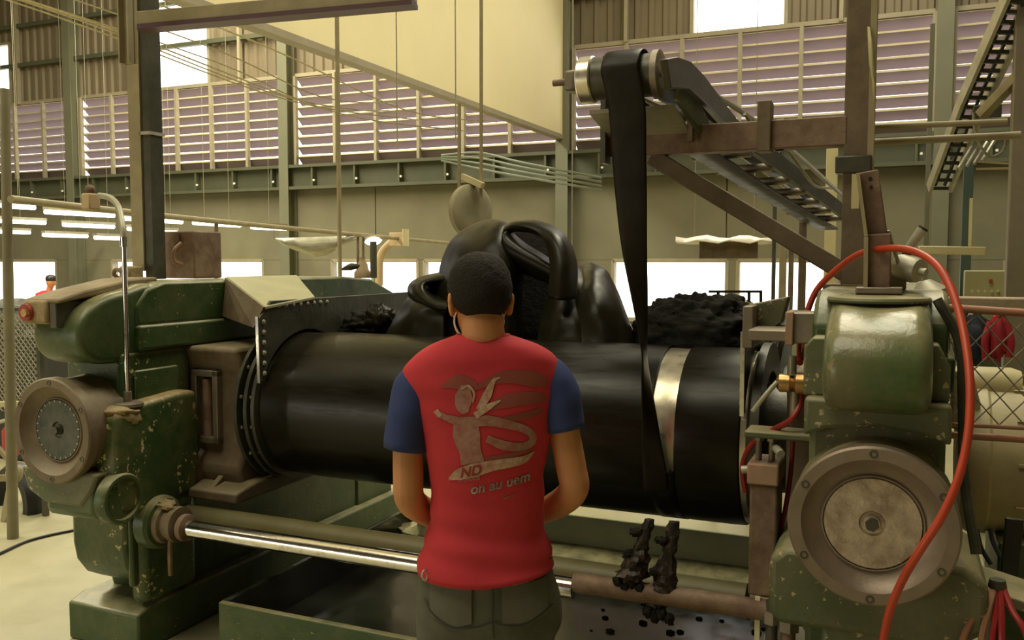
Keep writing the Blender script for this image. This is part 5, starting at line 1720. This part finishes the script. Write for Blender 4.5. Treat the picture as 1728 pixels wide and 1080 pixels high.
def poly_print(name, polys, mat, off, bvh, parent, label=None):
    bm = bmesh.new()
    for poly in polys:
        f = bm.faces.new([bm.verts.new((x, y, 0)) for x, y in poly])
    bmesh.ops.triangulate(bm, faces=bm.faces)
    for _ in range(5):
        es = [e for e in bm.edges if e.calc_length() > 7]
        if not es:
            break
        bmesh.ops.subdivide_edges(bm, edges=es, cuts=1)
        bmesh.ops.triangulate(bm, faces=bm.faces)
    bm.verts.index_update()
    pts2 = [(v.co.x, v.co.y) for v in bm.verts]
    faces = [tuple(v.index for v in f.verts) for f in bm.faces]
    bm.free()
    return part(name, laid(bvh, pts2, faces, off), mat, parent, label, sharp=None)


def band(pts, ws):
    """flat ribbon polygon along pts with widths ws"""
    P = catmull([Vector((x, y, 0)) for x, y in pts], 5)
    n = len(P)
    L_, R_ = [], []
    for i, p in enumerate(P):
        d = (P[min(i + 1, n - 1)] - P[max(i - 1, 0)]).normalized()
        x = i / (n - 1) * (len(ws) - 1)
        j = min(int(x), len(ws) - 2)
        w_ = (ws[j] + (ws[j + 1] - ws[j]) * (x - j)) / 2
        L_.append((p.x - d.y * w_, p.y + d.x * w_))
        R_.append((p.x + d.y * w_, p.y - d.x * w_))
    quads = []
    for i in range(n - 1):
        quads.append([L_[i], L_[i + 1], R_[i + 1], R_[i]])
    return quads


for bp, bw in (([(800, 655), (850, 636), (900, 640), (924, 648)], [6, 20, 28, 14]), ([(815, 690), (855, 676), (900, 672), (922, 676)], [6, 22, 22, 10]),
               ([(850, 706), (885, 702), (916, 694)], [8, 14, 10]), ([(820, 776), (850, 770), (900, 760)], [14, 10, 5]), ([(745, 652), (775, 644), (805, 648)], [4, 26, 8])):
    poly_print('print_band', band(bp, bw), PRD, .0035, bvh_s, sh, 'brown printed band')
poly_print('print_loop', band([(795, 715), (820, 708), (846, 712), (880, 722), (898, 735), (897, 748), (880, 754), (850, 750), (822, 738)], [12, 18, 16, 13, 12, 14, 14, 16, 12]), PRT, .0045, bvh_s, sh, 'grey printed loop')
for bp, bw in (([(786, 650), (783, 668), (782, 684), (786, 696)], [14, 30, 26, 12]), ([(738, 698), (752, 704), (780, 712)], [12, 10, 18]), ([(786, 702), (788, 735), (794, 760), (798, 780)], [40, 46, 36, 40])):
    poly_print('print_figure', band(bp, bw), PRT, .0040, bvh_s, sh, 'grey printed shape')
for bp, bw in (([(808, 690), (822, 666), (833, 642), (844, 636)], [10, 15, 7, 2]), ([(802, 700), (826, 684), (845, 674)], [12, 10, 2]), ([(735, 693), (743, 703)], [10, 8]), ([(779, 656), (790, 650), (800, 662), (798, 678)], [3, 4, 4, 2])):
    poly_print('print_feather', band(bp, bw), PRT2, .0050, bvh_s, sh, 'pale printed feather')
poly_print('print_swoosh', band([(757, 810), (775, 800), (800, 792), (830, 784), (860, 780), (885, 776), (902, 765)], [4, 20, 24, 18, 16, 13, 2]), PRT2, .0052, bvh_s, sh, 'pale printed swoosh')


def text_print(body_, x, y, size, ang, mat, off, name, shear=.25):
    cu = bpy.data.curves.new('txt', 'FONT')
    cu.body = body_
    cu.size = size
    cu.shear = shear
    cu.offset = size * .022
    o = bpy.data.objects.new('txt', cu)
    COL.objects.link(o)
    dg = bpy.context.evaluated_depsgraph_get()
    me = bpy.data.meshes.new_from_object(o.evaluated_get(dg))
    ca, sa = math.cos(R(ang)), math.sin(R(ang))
    pts2 = [(x + v.co.x * ca - (-v.co.y) * sa, y + v.co.x * sa + (-v.co.y) * ca) for v in me.vertices]
    faces = [tuple(p.vertices) for p in me.polygons]
    bpy.data.objects.remove(o)
    bpy.data.meshes.remove(me)
    return part(name, laid(bvh_s, pts2, faces, off), mat, sh, 'printed lettering', sharp=None)


text_print('ND', 776, 806, 24, -12, mk('print_ink_red', (.30, .03, .03), None, 4, .8), .0068, 'lettering', .4)
text_print('B-CR-0600', 772, 813, 8.5, -8, PRT, .0052, 'lettering')
text_print('on au uem', 794, 833, 24, -11, mk('print_ink_grey', (.42, .38, .33), (.2, .12, .11), 45, .8), .0052, 'lettering', .3)
text_print('www.', 850, 843, 9, -16, PRT, .0052, 'lettering')
Tm = tr.data
bvh_t = BVHTree.FromPolygons([v.co + BASE[PER] for v in Tm.vertices], [tuple(p.vertices) for p in Tm.polygons])
poly_print('back_pocket', [[(722, 985), (796, 990), (796, 1050), (760, 1062), (724, 1046)]], mk('pocket_cloth', (.085, .085, .065), (.12, .118, .09), 8, .85), .006, bvh_t, tr, 'left back pocket')
poly_print('back_pocket', [[(846, 990), (925, 984), (926, 1042), (890, 1056), (848, 1050)]], bpy.data.materials['pocket_cloth'], .006, bvh_t, tr, 'right back pocket')
for pts in ([(712, 1020), (726, 1040), (760, 1058), (800, 1056), (832, 1046)], [(832, 1046), (850, 1052), (890, 1052), (935, 1030)], [(832, 975), (833, 1010), (832, 1046), (834, 1075)], [(712, 972), (770, 980), (832, 976), (900, 968), (935, 955)]):
    poly_print('seam', band(pts, [2.5, 3.5, 2.5]), JEAND, .0075, bvh_t, tr)
part('key_ring', MB().tube([pw(716, 962, 2.36), pw(712, 972, 2.35), pw(718, 980, 2.35), pw(721, 970, 2.36)], .003, 6, closed=True), GALV, PER, 'bright key ring at the hip')

# far seated worker in red
c_ = FR @ at(82, 500, Y=15.0)
FP = thing('person', 'distant worker in a red shirt and dark cap bent over work at far left', 'person', (c_.x, c_.y, 0), frame=ID)
B = MB()
hz = 1.30
B.blob((c_.x + .05, c_.y, hz), (.075, .09, .11), 0, 1, 20, 14)
B.tube([(c_.x + .04, c_.y, hz - .08), (c_.x, c_.y, hz - .18)], .05, 12, smooth=0)
B.loft([ell((c_.x, c_.y, hz - .16), .10, .07), ell((c_.x, c_.y, hz - .22), .19, .10), ell((c_.x, c_.y, hz - .45), .17, .11), ell((c_.x, c_.y, hz - .72), .17, .12)])
for s in (-1, 1):
    B.tube([(c_.x + s * .17, c_.y, hz - .24), (c_.x + s * .22, c_.y - .06, hz - .48), (c_.x + s * .16, c_.y - .28, hz - .56)], [.05, .042, .03], 10, smooth=4)
    B.blob((c_.x + s * .15, c_.y - .33, hz - .57), (.03, .055, .02), 0, 1, 12, 8)
    for f in range(5):
        B.tube([(c_.x + s * .15 + (f - 2) * .012, c_.y - .36, hz - .57), (c_.x + s * .15 + (f - 2) * .015, c_.y - .41 + abs(f - 2) * .008, hz - .585)], .008, 6, smooth=0)
    B.tube([(c_.x + s * .09, c_.y, hz - .75), (c_.x + s * .12, c_.y - .40, hz - .78), (c_.x + s * .12, c_.y - .42, .10)], [.08, .065, .045], 12, smooth=4)
    B.blob((c_.x + s * .12, c_.y - .48, .05), (.045, .12, .05), 0, 1, 12, 8)
part('body', remeshed(B, .012, 2), SK, FP, sharp=None)
part('shirt', MB().loft([ell((c_.x, c_.y, hz - .15), .09, .08), ell((c_.x, c_.y, hz - .20), .21, .115), ell((c_.x, c_.y, hz - .30), .225, .12), ell((c_.x, c_.y, hz - .50), .185, .125), ell((c_.x, c_.y, hz - .74), .185, .135)]), SHRED, FP, 'red shirt', sharp=None)
part('cap', MB().blob((c_.x + .05, c_.y, hz + .045), (.085, .10, .075), 0, 1, 18, 12), BLACK, FP, 'dark cap')
t = thing('work_stool', 'stool under the distant seated worker', 'stool', (c_.x, c_.y, 0), frame=ID)
part('seat', MB().bx(c_.x - .18, c_.x + .18, c_.y - .16, c_.y + .18, hz - .84, hz - .80), BROWN, t)
for sx_ in (-1, 1):
    for sy_ in (-1, 1):
        part('leg', MB().bx(c_.x + sx_ * .15 - .015, c_.x + sx_ * .15 + .015, c_.y + sy_ * .14 - .015, c_.y + sy_ * .14 + .015, 0, hz - .84), BROWN, t)
